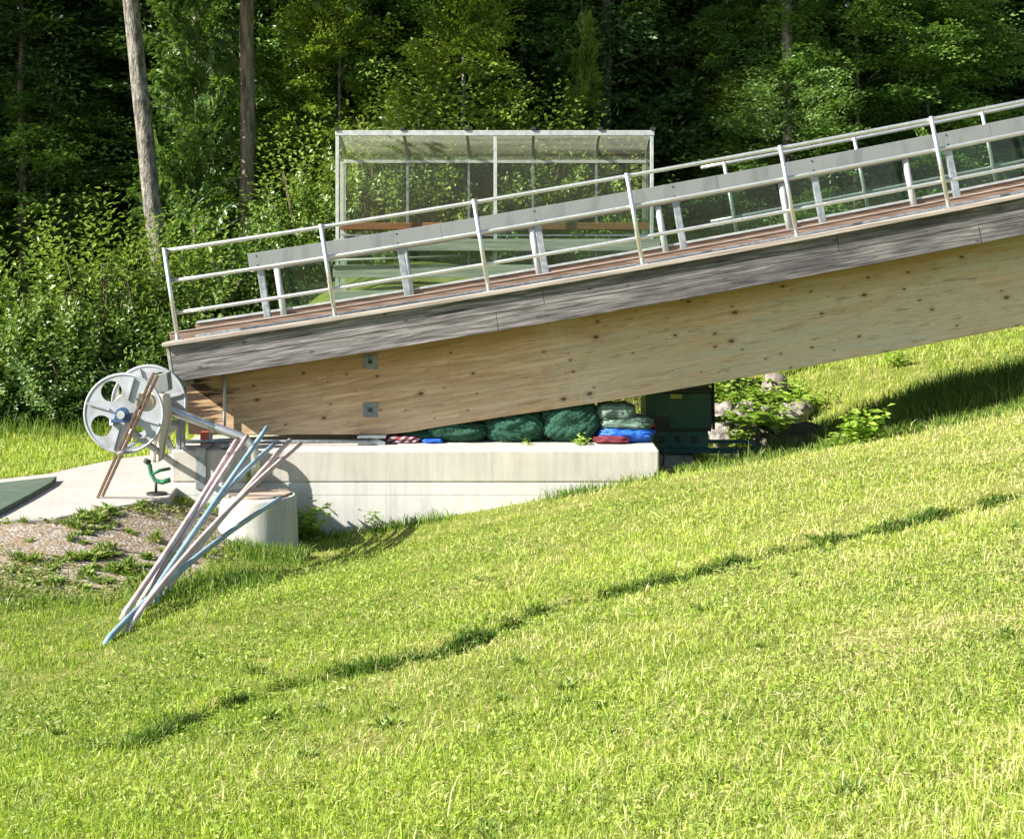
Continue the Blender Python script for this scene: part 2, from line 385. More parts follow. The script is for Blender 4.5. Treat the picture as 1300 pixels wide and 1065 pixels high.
def segdist(x, y, pl):      # signed distance to a polyline (positive on its left)
    best = np.full(x.shape, 1e9); sg = np.ones(x.shape); tt = np.zeros(x.shape)
    for i in range(len(pl) - 1):
        ax, ay = pl[i]; bx, by = pl[i+1]; dx, dy = bx-ax, by-ay; L2 = dx*dx+dy*dy
        u = np.clip(((x-ax)*dx + (y-ay)*dy) / L2, 0, 1)
        d = np.hypot(x - ax - u*dx, y - ay - u*dy)
        c = dx*(y-ay) - dy*(x-ax)
        m = d < best
        best = np.where(m, d, best); sg = np.where(m, np.sign(c), sg); tt = np.where(m, i + u, tt)
    return best * sg, tt
_oct = [(rng.uniform(0, 6.28, 2), rng.uniform(0, 6.28), k) for k in (.35, .35, .8, .8, 1.7, 1.7, 3.3, 3.3, 6.1, 6.1)]
def wob(x, y, s=1.0):       # smooth pseudo-noise in -1..1
    r = 0; a = 0
    for (ph, an, k) in _oct:
        w = k ** -.6
        r = r + w * np.sin((x * math.cos(an) + y * math.sin(an)) * k * 2.2 * s + ph[0]) * np.sin((x * -math.sin(an) + y * math.cos(an)) * k * 1.7 * s + ph[1]); a += w * .5
    return r / a
RUT = None
def gz(x, y):
    x = np.asarray(x, float); y = np.asarray(y, float); sh = x.shape; x = x.ravel(); y = y.ravel(); out = np.empty(x.size)
    for i in range(0, x.size, 40000):
        xs, ys = x[i:i+40000], y[i:i+40000]
        d2 = (xs[:, None] - CP[None, :, 0]) ** 2 + (ys[:, None] - CP[None, :, 1]) ** 2
        out[i:i+40000] = _k(d2) @ _w[:_n] + _w[_n] + xs * _w[_n+1] + ys * _w[_n+2]
    near = np.exp(-((y - 10) / 9) ** 2)
    out += .018 * wob(x, y, 1.3) * np.clip(near, .3, 1)
    if RUT is not None:
        d, tt = segdist(x, y, RUT)
        amp = .085 * (.7 + .4 * np.sin(tt * 9.1)) * np.clip(tt / .6, 0, 1)
        step = np.where(d > 0, np.clip(d / .07, 0, 1) * np.exp(-np.clip(d, 0, 9) / .55), 0) - np.where(d < 0, .5 * np.exp(-((d + .06) / .10) ** 2), 0)
        out += amp * .75 * step
    return out.reshape(sh)
def hit(px, py, y0=3.5, y1=40):   # where the sight line through a photograph pixel meets the ground
    Ys = np.linspace(y0, y1, 1500); X = (px - 650) * Ys / F; Z = (HZ - py) * Ys / F
    g = gz(X, Ys); b = np.nonzero(Z <= g)[0]
    i = b[0] if len(b) else len(Ys) - 1
    return V((X[i], Ys[i], g[i]))
rut_px = [(165,955),(250,915),(335,882),(430,858),(560,834),(650,796),(700,772),(760,762),(870,737),(920,722),(1010,700),(1100,680),(1200,655),(1300,630),(1380,610)]
RUT = [(lambda p: (p.x, p.y))(hit(*q)) for q in rut_px]

ZP = -2.84
def onz(x, y, z): Y = z * F / (HZ - y); return ((x - 650) * Y / F, Y)
PATH = [onz(x, y, ZP) for x, y in ((-200,672),(0,660),(72,657),(100,651),(145,643),(175,638),(216,630),(234,606),(246,574),(190,577),(150,582),(110,590),(60,601),(0,608),(-200,628))]
GRAV = [(lambda p: (p.x, p.y))(hit(*q)) for q in ((-60,668),(100,656),(214,638),(262,650),(300,690),(292,712),(225,735),(160,762),(80,768),(-60,752))]
BLOCK = [(-3.98,17.5),(1.72,17.5),(1.72,18.9),(-3.98,18.9)]
MHC = (-2.855, 16.82); MHR = .43

def axis(parts):
    r = []
    for a, b, s in parts: r += list(np.arange(a, b - 1e-6, s))
    return np.array(r + [parts[-1][1]])
xs = axis([(-160,-40,20),(-40,-14,2),(-14,-7,.4),(-7,8,.085),(8,16,.4),(16,40,2),(40,160,20)])
ys = axis([(-80,-5,15),(-5,3,1),(3,13.5,.085),(13.5,20,.12),(20,28,.3),(28,60,2),(60,160,20)])
GX, GY = np.meshgrid(xs, ys, indexing='ij'); GZ = gz(GX, GY)
inp = inpoly(GX, GY, PATH)
GZ = np.where(inp, np.minimum(GZ, ZP - .06), GZ)
GZ = np.where((np.abs(GY - 18.1) < .45) & (GX > -3.7) & (GX < 1.5), np.minimum(GZ, -2.75), GZ)
nx, ny = GX.shape
vv = np.stack([GX.ravel(), GY.ravel(), GZ.ravel()], 1)
idx = np.arange(nx * ny).reshape(nx, ny)
ff = np.stack([idx[:-1,:-1].ravel(), idx[1:,:-1].ravel(), idx[1:,1:].ravel(), idx[:-1,1:].ravel()], 1)

def np_mesh(name, verts, loops, fsize, mat, attrs=None, smooth=False):
    me = bpy.data.meshes.new(name)
    verts = np.ascontiguousarray(verts, dtype=np.float32)
    me.vertices.add(len(verts)); me.vertices.foreach_set('co', verts.ravel())
    loops = np.ascontiguousarray(loops, dtype=np.int32)
    me.loops.add(len(loops)); me.loops.foreach_set('vertex_index', loops)
    fsize = np.asarray(fsize, np.int32); st = np.concatenate([[0], np.cumsum(fsize)[:-1]]).astype(np.int32)
    me.polygons.add(len(fsize)); me.polygons.foreach_set('loop_start', st)
    me.polygons.foreach_set('use_smooth', np.full(len(fsize), smooth, dtype=bool))
    me.update(calc_edges=True)
    for k, (dom, a) in (attrs or {}).items():
        at = me.attributes.new(k, 'FLOAT', dom); at.data.foreach_set('value', np.ascontiguousarray(a, np.float32))
    me.materials.append(M[mat] if isinstance(mat, str) else mat)
    return me
def link(name, me, parent=None, loc=None):
    o = bpy.data.objects.new(name, me); C.objects.link(o)
    if parent is not None: o.parent = parent
    if loc is not None: o.location = loc
    return o

gx_, gy_ = GX.ravel(), GY.ravel()
gd = np.where(inpoly(gx_ + .18 * wob(gx_, gy_, 2.), gy_ + .18 * wob(gy_, gx_, 2.), GRAV), 1., 0.)
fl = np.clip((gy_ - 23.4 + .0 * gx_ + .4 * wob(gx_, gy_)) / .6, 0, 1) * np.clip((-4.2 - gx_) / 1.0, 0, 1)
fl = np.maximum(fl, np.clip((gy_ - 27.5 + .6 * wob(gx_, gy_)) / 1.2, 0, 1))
m, nt, out = nodes_of('soil_and_turf'); t = NT(nt); v = t.coords()
n1 = t.noise(v, 2.2, 6, .65); n2 = t.noise(v, 45, 4, .7); n3 = t.noise(v, 9, 5, .65)
turf = t.ramp(n1, [(.32, (.08,.11,.015)), (.52, (.17,.18,.04)), (.75, (.34,.29,.13))])
turf = t.mix(t.rng(n2, .4, .7, 0, .55), turf, (.13,.15,.03))
vo = t.n('ShaderNodeTexVoronoi', ins={'Scale': 26.0}); t.l(v, vo.inputs['Vector'])
peb = t.mix(t.rng(vo.outputs['Distance'], .1, .6), (.42,.375,.32), (.16,.13,.10))
sepc = t.n('ShaderNodeSeparateColor'); t.l(vo.outputs['Color'], sepc.inputs[0])
peb = t.mix(t.rng(sepc.outputs[0], .3, 1, 0, .5), peb, (.58,.53,.46))
peb = t.mix(t.rng(n3, .42, .60, 0, .8), peb, (.25,.18,.11))
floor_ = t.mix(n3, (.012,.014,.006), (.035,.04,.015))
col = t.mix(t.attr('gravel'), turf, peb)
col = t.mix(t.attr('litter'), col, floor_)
t.l(t.bsdf(col, .95, 0, t.bump(t.math('ADD', n2, vo.outputs['Distance']), .6, .02), .15), out.inputs[0]); M['ground'] = m
me = np_mesh('ground', vv, ff.ravel(), np.full(len(ff), 4), 'ground', {'gravel': ('POINT', gd), 'litter': ('POINT', fl)}, True)
tag(link('ground', me), kind='structure')

o = MB().slab(PATH, ZP - .16, ZP).build('path', 'pavement', None, (-5.5,17.5,ZP), .02)
tag(o, kind='structure')

# ---------------------------------------------------------------- the ramp
Y0 = 17.6
def zd(X):
    x = 650 + X * F / Y0; d = x - 210
    return (HZ - (440 - (.1466 * d + .0000245 * d * d))) * Y0 / F
def sl(X): return math.atan((zd(X + .05) - zd(X - .05)) / .1)
def RP(X, h, Y):
    a = sl(X); return V((X - h * math.sin(a), Y, zd(X) + h * math.cos(a)))
XR = 9.6
def strip(mb, X0, X1, h0, h1, Ya, Yb, seg=.45):   # a board that follows the curve of the ramp
    n = max(1, int((X1 - X0) / seg)); vs = []; fs = []
    for i in range(n + 1):
        X = X0 + (X1 - X0) * i / n
        vs += [RP(X, h0, Ya), RP(X, h0, Yb), RP(X, h1, Yb), RP(X, h1, Ya)]
    for i in range(n):
        a = i * 4
        for k in range(4): fs.append((a + k, a + (k+1) % 4, a + 4 + (k+1) % 4, a + 4 + k))
    fs += [(0,1,2,3), (n*4+3, n*4+2, n*4+1, n*4)]
    return mb.add(vs, fs)
def px2X(x, Y): return (x - 650) * Y / F

ramp = thing('ski_jump_ramp', 'long sloping timber ramp with steel handrails and side panels on laminated girders', 'ramp', (-4.04, 17.6, -1.3))
FJ = [-4.03, -1.15, 2.0, 5.1, XR]; LJ = [-4.03, -.22, 3.05, 5.22, XR]
FJ = [-4.03, px2X(688,17.6), px2X(1062,17.6), px2X(1236,17.6) + 2.4, XR]; LJ = [-4.03, px2X(626,17.6), px2X(1062+176,17.6), XR]
for J, h1, h0 in ((FJ, -.004, -.207), (LJ, -.217, -.425)):
    for a, b in zip(J[:-1], J[1:]):
        strip(MB(), a + .003, b - .003, h0 - random.uniform(0, .006), h1, 17.605 + random.uniform(0,.006), 17.65).build('fascia_board', 'fascia', ramp, bevel=.004)
strip(MB(), -4.10, XR, 0, .048, 17.545, 17.86).build('cap_board', 'cap', ramp, bevel=.006)
MB().hexa([RP(-4.075,-.33,17.62), RP(-4.04,-.33,17.62), RP(-4.04,-.33,20.7), RP(-4.075,-.33,20.7), RP(-4.075,-.003,17.62), RP(-4.04,-.003,17.62), RP(-4.04,-.003,20.7), RP(-4.075,-.003,20.7)]).build('end_board', 'plank', ramp, bevel=.004)
strip(MB(), -3.99, -3.92, -.51, -.105, 17.66, 20.7).build('shade_end_beam', 'plank', ramp)  # cross board added to shade the girder's left end; foot doubles as end piece
strip(MB(), -4.03, XR, -.10, -.012, 17.87, 20.75).build('deck', 'plank', ramp)
strip(MB(), -3.80, XR, -.010, .075, 18.0, 18.05).build('edge_rail', 'galv', ramp)
k1 = strip(MB(), px2X(217,18.9), XR, -.008, .112, 18.88, 18.94).build('kerb', 'kerb', ramp, bevel=.004)
strip(MB(), px2X(217,18.9), XR, .114, .124, 18.87, 18.95).build('kerb_strip', 'cap', k1)
k2 = strip(MB(), px2X(250,20.3), XR, -.008, .155, 20.28, 20.34).build('kerb', 'kerb', ramp, bevel=.004)
strip(MB(), px2X(252,20.3), XR, .157, .185, 20.26, 20.36).build('kerb_strip', 'galv_pale', k2)
k3 = strip(MB(), -3.2, XR, -.008, .085, 19.6, 19.66).build('kerb', 'kerb', ramp, bevel=.004)

# girders: underside measured along the photograph, then carried on beyond the frame
YB = 18.12
und = [(239,551.2),(300,551.6),(400,551.6),(490,551.5),(520,548.5),(560,541.5),(640,529),(730,515.5),(820,501.5),(866,493.5),(1000,470),(1149,443),(1300,413),(1450,381),(1640,338)]
def girder(y0, y1):
    mb = MB(); vs = []; fs = []
    pts = [((x - 650) * YB / F, (HZ - y) * YB / F) for x, y in und]
    n = len(pts)
    for i, (X, z) in enumerate(pts):
        zt = zd(X) - .11; Xt = X - .045 if i == 0 else X
        vs += [(X, y0, z), (X, y1, z), (Xt, y1, zt), (Xt, y0, zt)]
    for i in range(n - 1):
        a = i * 4
        for k in range(4): fs.append((a + k, a + (k+1) % 4, a + 4 + (k+1) % 4, a + 4 + k))
    fs += [(0,1,2,3), (n*4-1, n*4-2, n*4-3, n*4-4)]
    return mb.add(vs, fs).build('girder', 'glulam', ramp, bevel=.008)
g1 = girder(YB, YB + .32); g2 = girder(20.0, 20.32)
for (x, y) in ((470, 459.5), (470, 520.5)):
    c = P(x, y, YB - .008); pl = MB().box(c.x-.088, c.x+.088, c.y-.004, c.y+.006, c.z-.088, c.z+.088).build('anchor_plate', 'plate', g1, bevel=.003)
    MB().tube([c + V((0,-.004,0)), c + V((0,-.03,0))], .026, 6).build('bolt', 'dark', g1)
a = P(285, 474, 18.06); b = P(285, 552, 18.06)
MB().tube([a, b], .019, 10).build('conduit', 'galv_pale', ramp)
# bearing under the girder
c = P(472, 557, 17.98)
bm_ = MB(); zt = P(472, 551.8, YB).z
bm_.box(c.x-.17, c.x+.17, 17.93, 18.4, zt-.022, zt-.002)
bm_.prism([(c.x-.17,-2.41),(c.x+.17,-2.41),(c.x+.16,-2.37),(c.x+.08,zt-.03),(c.x-.08,zt-.03),(c.x-.16,-2.37)], 17.95, 18.05)
bm_.box(c.x-.05, c.x+.05, 18.05, 18.35, -2.41, zt-.02)
bm_.build('bearing', 'plate', ramp, bevel=.003)

# handrails
def handrail(name, posts, X0, X1, Y, rails, hp, r=.024):
    mb = MB(); n = int((X1 - X0) / .4)
    mb.tube([RP(X0 + (X1-X0)*i/n, rails[0], Y) for i in range(n+1)], r, 12)
    top = mb.build('handrail', 'steel', ramp)
    for h in rails[1:]:
        MB().tube([RP(X0 + (X1-X0)*i/n, h, Y) for i in range(n+1)], r * .95, 12).build('rail', 'steel', top)
    for X in posts:
        pm = MB().tube([RP(X, .05, Y - .045), RP(X, hp, Y - .045)], .026, 12)
        pm.hexa([RP(X-.06,.05,Y-.09), RP(X+.06,.05,Y-.09), RP(X+.06,.05,Y+.03), RP(X-.06,.05,Y+.03), RP(X-.06,.06,Y-.09), RP(X+.06,.06,Y-.09), RP(X+.06,.06,Y+.03), RP(X-.06,.06,Y+.03)])
        pm.build('post', 'steel', top)
nearposts = [px2X(x, 17.6) for x in (226,426,621.5,817,1013,1206,1396,1586)]
handrail('near', nearposts, px2X(223,17.6), XR, 17.66, (1.115, .752, .372), 1.15)
handrail('far', [px2X(x, 20.6) for x in (938,1104,1267,1432)], px2X(909,20.6), XR, 20.62, (1.14, .752, .385), 1.16)
# side panels on galvanised posts
def side(Y, X0, posts, mat, pw, round_):
    cuts = [X0] + [X + .55 for X in posts[1::2]] + [XR]
    for a, b in zip(cuts[:-1], cuts[1:]):
        p = strip(MB(), a + .003, b, .765, .962, Y + random.uniform(0, .004), Y + .035).build('side_panel', 'panel', ramp, bevel=.004)
    for X in posts:
        for hh in (.80, .92):
            q_ = RP(X - .012, hh, Y - .004); MB().tube([q_, q_ + V((0, .01, 0))], .011, 8).build('bolt', 'dark', p)
    strip(MB(), X0, XR, .728, .745, Y + .05, Y + .11).build('panel_edge', 'cap', p)
    for X in posts:
        if round_: MB().tube([RP(X, -.01, Y + .09), RP(X, .80, Y + .09)], .045, 14).build('post', mat, p)
        else:
            q = MB().bar(RP(X, -.01, Y + .09), RP(X, .90, Y + .09), .085, .07).build('post', mat, p, bevel=.006)
            fb = MB().bar(RP(X + .10, -.012, Y + .05), RP(X + .10, .085, Y + .05), .13, .07).build('foot_block', 'slat', p, bevel=.004)
nsp = [px2X(x, 19.0) for x in (341,519.5,695,871,1048,1219,1390)]
side(18.96, px2X(328,18.96), nsp, 'galv', .1, False)
fsp = [px2X(x, 20.25) for x in (362,524,686,847,1004,1162,1318)]
side(20.16, px2X(366,20.2), fsp, 'galv_pale', .09, True)
ge = [px2X(358,20.3)] + [X + .02 for X in fsp[1:]] + [XR]
for a, b in zip(ge[:-1], ge[1:]):
    strip(MB(), a, b - .012, .187, .755, 20.305, 20.313).build('glass_pane', 'glass', ramp)

# ---------------------------------------------------------------- concrete abutment
ZB = -2.41
ab = thing('concrete_abutment', 'long low concrete block wall carrying the lower end of the ramp', 'concrete wall', (-1.1, 18.2, -3.4))
up = MB().box(-3.98, 1.72, 17.5, 18.9, -2.783, ZB).build('upper_course', 'concrete', ab, bevel=.018)
MB().box(-3.95, 1.70, 17.515, 18.88, -2.794, -2.780).build('joint', 'shaft', ab)
MB().box(-3.98, 1.72, 17.4985, 18.9, -2.93, -2.793).build('middle_course', 'concrete_white', ab, bevel=.003)
MB().box(-3.98, 1.72, 17.501, 18.9, -4.2, -2.9305).build('lower_course', 'concrete_white', ab, bevel=.002)
# steel strap and pipes fixed to the wall
sm = MB(); xa, xb = P(249,0,17.5).x, P(262,0,17.5).x
sm.box(xa, xb, 17.478, 17.496, -2.86, ZB + .03); sm.box(xa, xb, 17.496, 18.3, ZB + .004, ZB + .03)
sm.build('strap', 'galv', ab, bevel=.003)
MB().tube([(P(226,0,17.9).x,17.9,ZB+.05),(-1.7,17.9,ZB+.05)], .022, 10).build('pipe', 'galv', ab)
MB().tube([(P(285,0,17.8).x,17.8,ZB+.07),(P(268,0,17.8).x,17.8,ZB+.07),(P(268,0,17.8).x,17.8,ZB+.16)], .028, 10).build('pipe', 'galv', ab)
MB().box(P(253,0,17.9).x, P(263,0,17.9).x, 17.95, 18.05, ZB, P(0,548,18).z).build('support_block', 'redpaint', ab, bevel=.004)
MB().tube([(P(281,0,17.6).x,17.6,ZB+.03),(P(291,0,17.6).x,17.6,ZB+.04)], .03, 8).build('clamp', 'galv', ab)

# ---------------------------------------------------------------- reel
RY0, RY1 = 16.44, 17.58
rc = P(157, 525, RY0)
reel = thing('cable_reel', 'large grey steel winding reel with round holes in its discs and beige cloth', 'reel', (rc.x, 17.4, ZP))
def disc(Y, ang0, t=.012, r=.43):
    mb = MB(); n = 64
    holes = [(ang0 + k * math.pi / 2) for k in range(4)]; hr = .116; hd = .28
    bmx = bmesh.new()
    def ring(cx, cz, rr, n): return [bmx.verts.new((cx + rr * math.cos(2*math.pi*i/n), 0, cz + rr * math.sin(2*math.pi*i/n))) for i in range(n)]
    edges = []
    for (cx, cz, rr, nn) in [(0, 0, r, n)] + [(hd*math.cos(a), hd*math.sin(a), hr, 28) for a in holes]:
        vs = ring(cx, cz, rr, nn)
        edges += [bmx.edges.new((vs[i], vs[(i+1) % nn])) for i in range(nn)]
    bmesh.ops.triangle_fill(bmx, use_beauty=True, edges=edges, use_dissolve=False)
    bad = [f for f in bmx.faces if any((f.calc_center_median().x - hd*math.cos(a))**2 + (f.calc_center_median().z - hd*math.sin(a))**2 < (hr*.97)**2 for a in holes)]
    bmesh.ops.delete(bmx, geom=bad, context='FACES')
    ex = bmesh.ops.extrude_face_region(bmx, geom=bmx.faces[:])
    for g in ex['geom']:
        if isinstance(g, bmesh.types.BMVert): g.co.y += t
    bmx.verts.ensure_lookup_table(); bmx.verts.index_update()
    mb.add([V((rc.x, Y, rc.z)) + v.co for v in bmx.verts], [[v.index for v in f.verts] for f in bmx.faces]); bmx.free()
    d = mb.build('disc', 'reel', reel)
    rm = MB(); pts = [V((rc.x + r*math.cos(2*math.pi*i/72), Y + t/2, rc.z + r*math.sin(2*math.pi*i/72))) for i in range(73)]
    rm.tube(pts, .016, 8, False); rm.build('rim', 'reel', d)
    for k in range(4):
        st = MB()
        a = ang0 + math.pi/4 + k * math.pi/2
        u = V((math.cos(a), 0, math.sin(a))); c0 = V((rc.x, Y - .012, rc.z))
        st.bar(c0 + u * .16, c0 + u * .41, .02, .025, (0,1,0)); st.build('stiffener', 'reel', d)
    return d
disc(RY0, R(119)); disc(RY1, R(60))
MB().tube([(rc.x, RY0-.10, rc.z), (rc.x, RY1+.12, rc.z)], .03, 14).build('axle', 'galv_pale', reel)
dm = MB(); n = 40; vs = []; L = 14
for j in range(L + 1):
    yy = RY0 + .03 + (RY1 - RY0 - .05) * j / L
    for i in range(n):
        a = 2*math.pi*i/n; rr = .19 + .012 * math.sin(j * 2.3 + a * 2) + .008 * math.sin(j*5.1 + a*5)
        vs.append((rc.x + rr*math.cos(a), yy, rc.z + rr*math.sin(a)))
fs = [(j*n+i, j*n+(i+1) % n, (j+1)*n+(i+1) % n, (j+1)*n+i) for j in range(L) for i in range(n)]
dm.add(vs, fs, True).build('wound_cloth', 'fabric', reel)
# cloth hanging from the drum
hm = MB(); vs = []; nu, nv = 14, 22
for j in range(nv + 1):
    s = j / nv
    for i in range(nu + 1):
        u = i / nu; xl = P(186 + 4 * s, 0, 17.12).x; xr = P(216 - 3 * s + 3 * math.sin(s * 5), 0, 17.12).x
        vs.append((xl + (xr - xl) * u, 17.12 + .035 * math.sin(u * 15 + s * 1.5) + .03 * math.sin(u * 6 + 1) + .05 * (1 - s) * math.cos(u * 3.1), P(0, 499, 17.12).z * (1 - s) + P(0, 583 + 4 * math.sin(u * 4), 17.12).z * s))
fs = [(j*(nu+1)+i, j*(nu+1)+i+1, (j+1)*(nu+1)+i+1, (j+1)*(nu+1)+i) for j in range(nv) for i in range(nu)]
hm.add(vs, fs, True); o = hm.build('hanging_cloth', 'fabric', reel, recalc=False); sd = o.modifiers.new('thick', 'SOLIDIFY'); sd.thickness = .012
for Y, nm in ((RY0 - .06, 0), (RY1 + .08, 1)):
    fm = MB(); p1 = P(141,536.5,RY0-.06); p2 = P(229,536.5,17.58); p1.y = Y; p2.y = max(17.58, Y + .15)
    if nm: p2.z = p1.z
    fm.bar(p1, p2, .052, .06, (0,0,1)); fm.bar(p2 + V((-.02,0,-.02)), V((p2.x-.02, p2.y, ZB + .002)), .05, .055)
    a = P(167,546,RY0); b = P(217,594,17.3); a.y = Y; b.y = max(17.56, Y)
    fm.bar(a, b + V((.0,0,0)), .06, .05)
    fr = fm.build('frame', 'galv', reel, bevel=.004)
    bb = MB(); c = V((rc.x, Y - .002, rc.z))
    bb.box(c.x-.12, c.x+.12, Y-.035, Y+.025, c.z-.088, c.z-.055)
    bb.prism([(c.x-.085,c.z-.055)] + [(c.x + .075*math.cos(a), c.z + .075*math.sin(a)) for a in np.linspace(math.pi*1.05, -.05*math.pi, 14)] + [(c.x+.085,c.z-.055)], Y-.035, Y+.025)
    bb.build('bearing', 'bluepaint', reel, bevel=.004)
MB().tube([(rc.x, RY0-.11, rc.z), (rc.x, RY0-.135, rc.z)], .045, 16).build('hub_cap', 'galv_pale', reel)
MB().bar(P(149,577,16.33), P(186,553,16.34), .032, .03).build('crank_bar', 'galv', reel, bevel=.004)

# two slats leaning on the reel
for (x0, y0, x1, y1, ya, yb, lab) in ((195,474,124,632,15.72,16.74,'rusty brown wooden slat leaning on the reel, the upper left one of two'), (200,477,130,630,15.80,16.82,'thin brown wooden slat leaning on the reel, tucked close behind another slat')):
    a = P(x0,y0,ya); b = P(x1,y1,yb); b.z = max(b.z, ZP + .005)
    tag(MB().bar(a, b, .030, .03).build('wooden_slat', 'slat', None, b, bevel=.004), lab, 'slat', 'wooden slats leaning on the reel')

# bent pipe with a junction box
bp = thing('vent_pipe', 'thick bent galvanised pipe running down to the manhole from a grey box', 'pipe', (P(324,0,17.3).x, 17.3, -2.9))
ctrl = [P(202,488,17.3),P(202.5,500,17.3),P(205,511,17.3),P(211,518,17.3),P(221,523,17.3),P(240,530,17.3),P(280,545,17.3),P(303,553.5,17.3),P(313,558.5,17.3),P(320,566,17.3),P(324,577,17.3),P(324.5,590,17.3),P(324.5,640,17.3)]
MB().tube(ctrl, .052, 18).build('tube', 'pipe', bp)
p = P(200,488,17.3); aa = .17
bx_ = MB(); q = []
for (x, y) in ((190,502),(214.5,496),(212,473),(187.5,479)): q.append(P(x, y, 17.22))
bx_.hexa([q[0], q[1], q[1]+V((0,.2,0)), q[0]+V((0,.2,0)), q[3], q[2], q[2]+V((0,.2,0)), q[3]+V((0,.2,0))]).build('junction_box', 'panel', bp, bevel=.006)

# manhole shaft
mh = thing('manhole_shaft', 'round raised concrete manhole ring with a rust stained flat cover', 'manhole', (MHC[0], MHC[1], -3.4))
n = 56; mb = MB(); ZT = -2.815
prof = [(MHR+.04,-4.0),(MHR+.012,-3.1),(MHR,-2.95),(MHR-.004,ZT-.03),(MHR-.02,ZT),(0.0,ZT)]
vs = []; fs = []
for r_, z in prof[:-1]: vs += [(MHC[0] + r_*math.cos(2*math.pi*i/n), MHC[1] + r_*math.sin(2*math.pi*i/n), z) for i in range(n)]
for j in range(len(prof) - 2):
    for i in range(n): fs.append((j*n+i, j*n+(i+1) % n, (j+1)*n+(i+1) % n, (j+1)*n+i))
mb.add(vs, fs, True); mb.f.append([(len(prof)-2)*n + i for i in range(n)]); mb.s.append(False)
mb.build('ring', 'shaft', mh)
mb = MB()
mb.slab([(MHC[0] + .36*math.cos(2*math.pi*i/40) + .01*math.sin(i*2.1), MHC[1] + .02 + .36*math.sin(2*math.pi*i/40)) for i in range(40)], ZT + .002, ZT + .024)
mb.build('cover', 'rust', mh, bevel=.004)

# slalom poles leaning on the wall
def pole(pts, ytop, col, lab):
    foot = hit(pts[-1][0], pts[-1][1] , 8, 20)
    n = 22; cs = []
    xs_ = np.array([p[0] for p in pts], float); ys_ = np.array([p[1] for p in pts], float)
    d = np.concatenate([[0], np.cumsum(np.hypot(np.diff(xs_), np.diff(ys_)))]); d /= d[-1]
    deg = 2 if len(pts) > 2 else 1
    cx, cy = np.polyfit(d, xs_, deg), np.polyfit(d, ys_, deg)
    for i in range(n + 1):
        u = i / n; x, y = np.polyval(cx, u), np.polyval(cy, u)
        # perspective-correct distance along a straight pole
        w = u / foot.y / ((1-u) / ytop + u / foot.y) if False else u
        Y = 1.0 / ((1-u) / ytop + u / foot.y)
        cs.append(P(x, y, Y))
    cs[-1] = cs[-1] + V((0,0,-.03))
    o = MB().tube(cs, .027, 12).build('slalom_pole', col, None, foot)
    return tag(o, lab, 'pole', 'slalom poles leaning on the concrete wall')
K = lambda x, y: (120 + x / 3.55, 530 + y / 3.55)
pole([K(643,95),K(540,270),K(300,640),K(115,912)], 16.85, 'pink', 'pink plastic pole leaning on the wall, its top farthest left in the fan')
pole([K(684,83),K(560,290),K(300,672),K(190,868)], 16.87, 'pink', 'pink plastic pole whose top stands second from the left in the fan')
pole([K(777,45),K(600,300),K(480,470),K(175,925)], 16.8, 'blue', 'pale blue plastic pole whose top reaches highest of all the poles')
pole([K(806,125),K(590,330),K(470,490),K(265,850)], 16.85, 'blue', 'pale blue pole with its top between the tallest blue pole and two pink poles')
pole([K(880,103),K(690,315),K(480,570),K(290,825)], 16.95, 'pink', 'pink pole right of both leaning blue poles, upper one of the right pink pair')
pole([K(926,118),K(670,350),K(550,475),K(350,690),K(135,975)], 16.95, 'pink', 'pink plastic pole whose top reaches farthest to the right in the fan')
pole([K(862,344),K(600,535),K(330,730),K(170,880),K(40,1027)], 16.85, 'blue', 'pale blue pole lying lowest with its upper end resting on the manhole cover')

# hydrant valve by the wall
hv = thing('hose_valve', 'small green pipe valve on a round dark base plate beside the wall', 'valve', P(197,626,17.04))
MB().tube([P(187,586,16.94),P(190,591,16.94),P(192,602,16.94),P(197,610,16.94),P(206,612,16.94),P(216,609,16.94)], [.026,.026,.022,.024,.03,.03], 10).build('pipe', 'greenpaint', hv)
MB().tube([P(184,584.5,16.92),P(190,587,16.96)], .03, 12).build('coupling', 'dark', hv)
MB().tube([P(198,612,16.94),P(198,626,16.99)], .016, 10).build('stem', 'dark', hv)
c = P(199,628,16.99); c.z = ZP + .002
MB().tube([c, c + V((0,0,.018))], .115, 24).build('base_plate', 'dark', hv)
MB().tube([P(192,602,16.94),P(203,597,16.94),P(215,595,17.1)], .020, 10).build('handle', 'greenpaint', hv)

# artificial green mat on the path
poly = [onz(x, y, ZP + .06) for x, y in ((-150,622),(0,612.5),(72,604.5),(66,611),(40,626),(0,647),(-60,676),(-150,690))]
tag(MB().slab(poly, ZP + .003, ZP + .06).build('green_mat', 'mat', None, (poly[3][0]-.5, poly[3][1], ZP), bevel=.006), 'dark green rubber mat with a pointed end lying on the concrete path', 'mat')

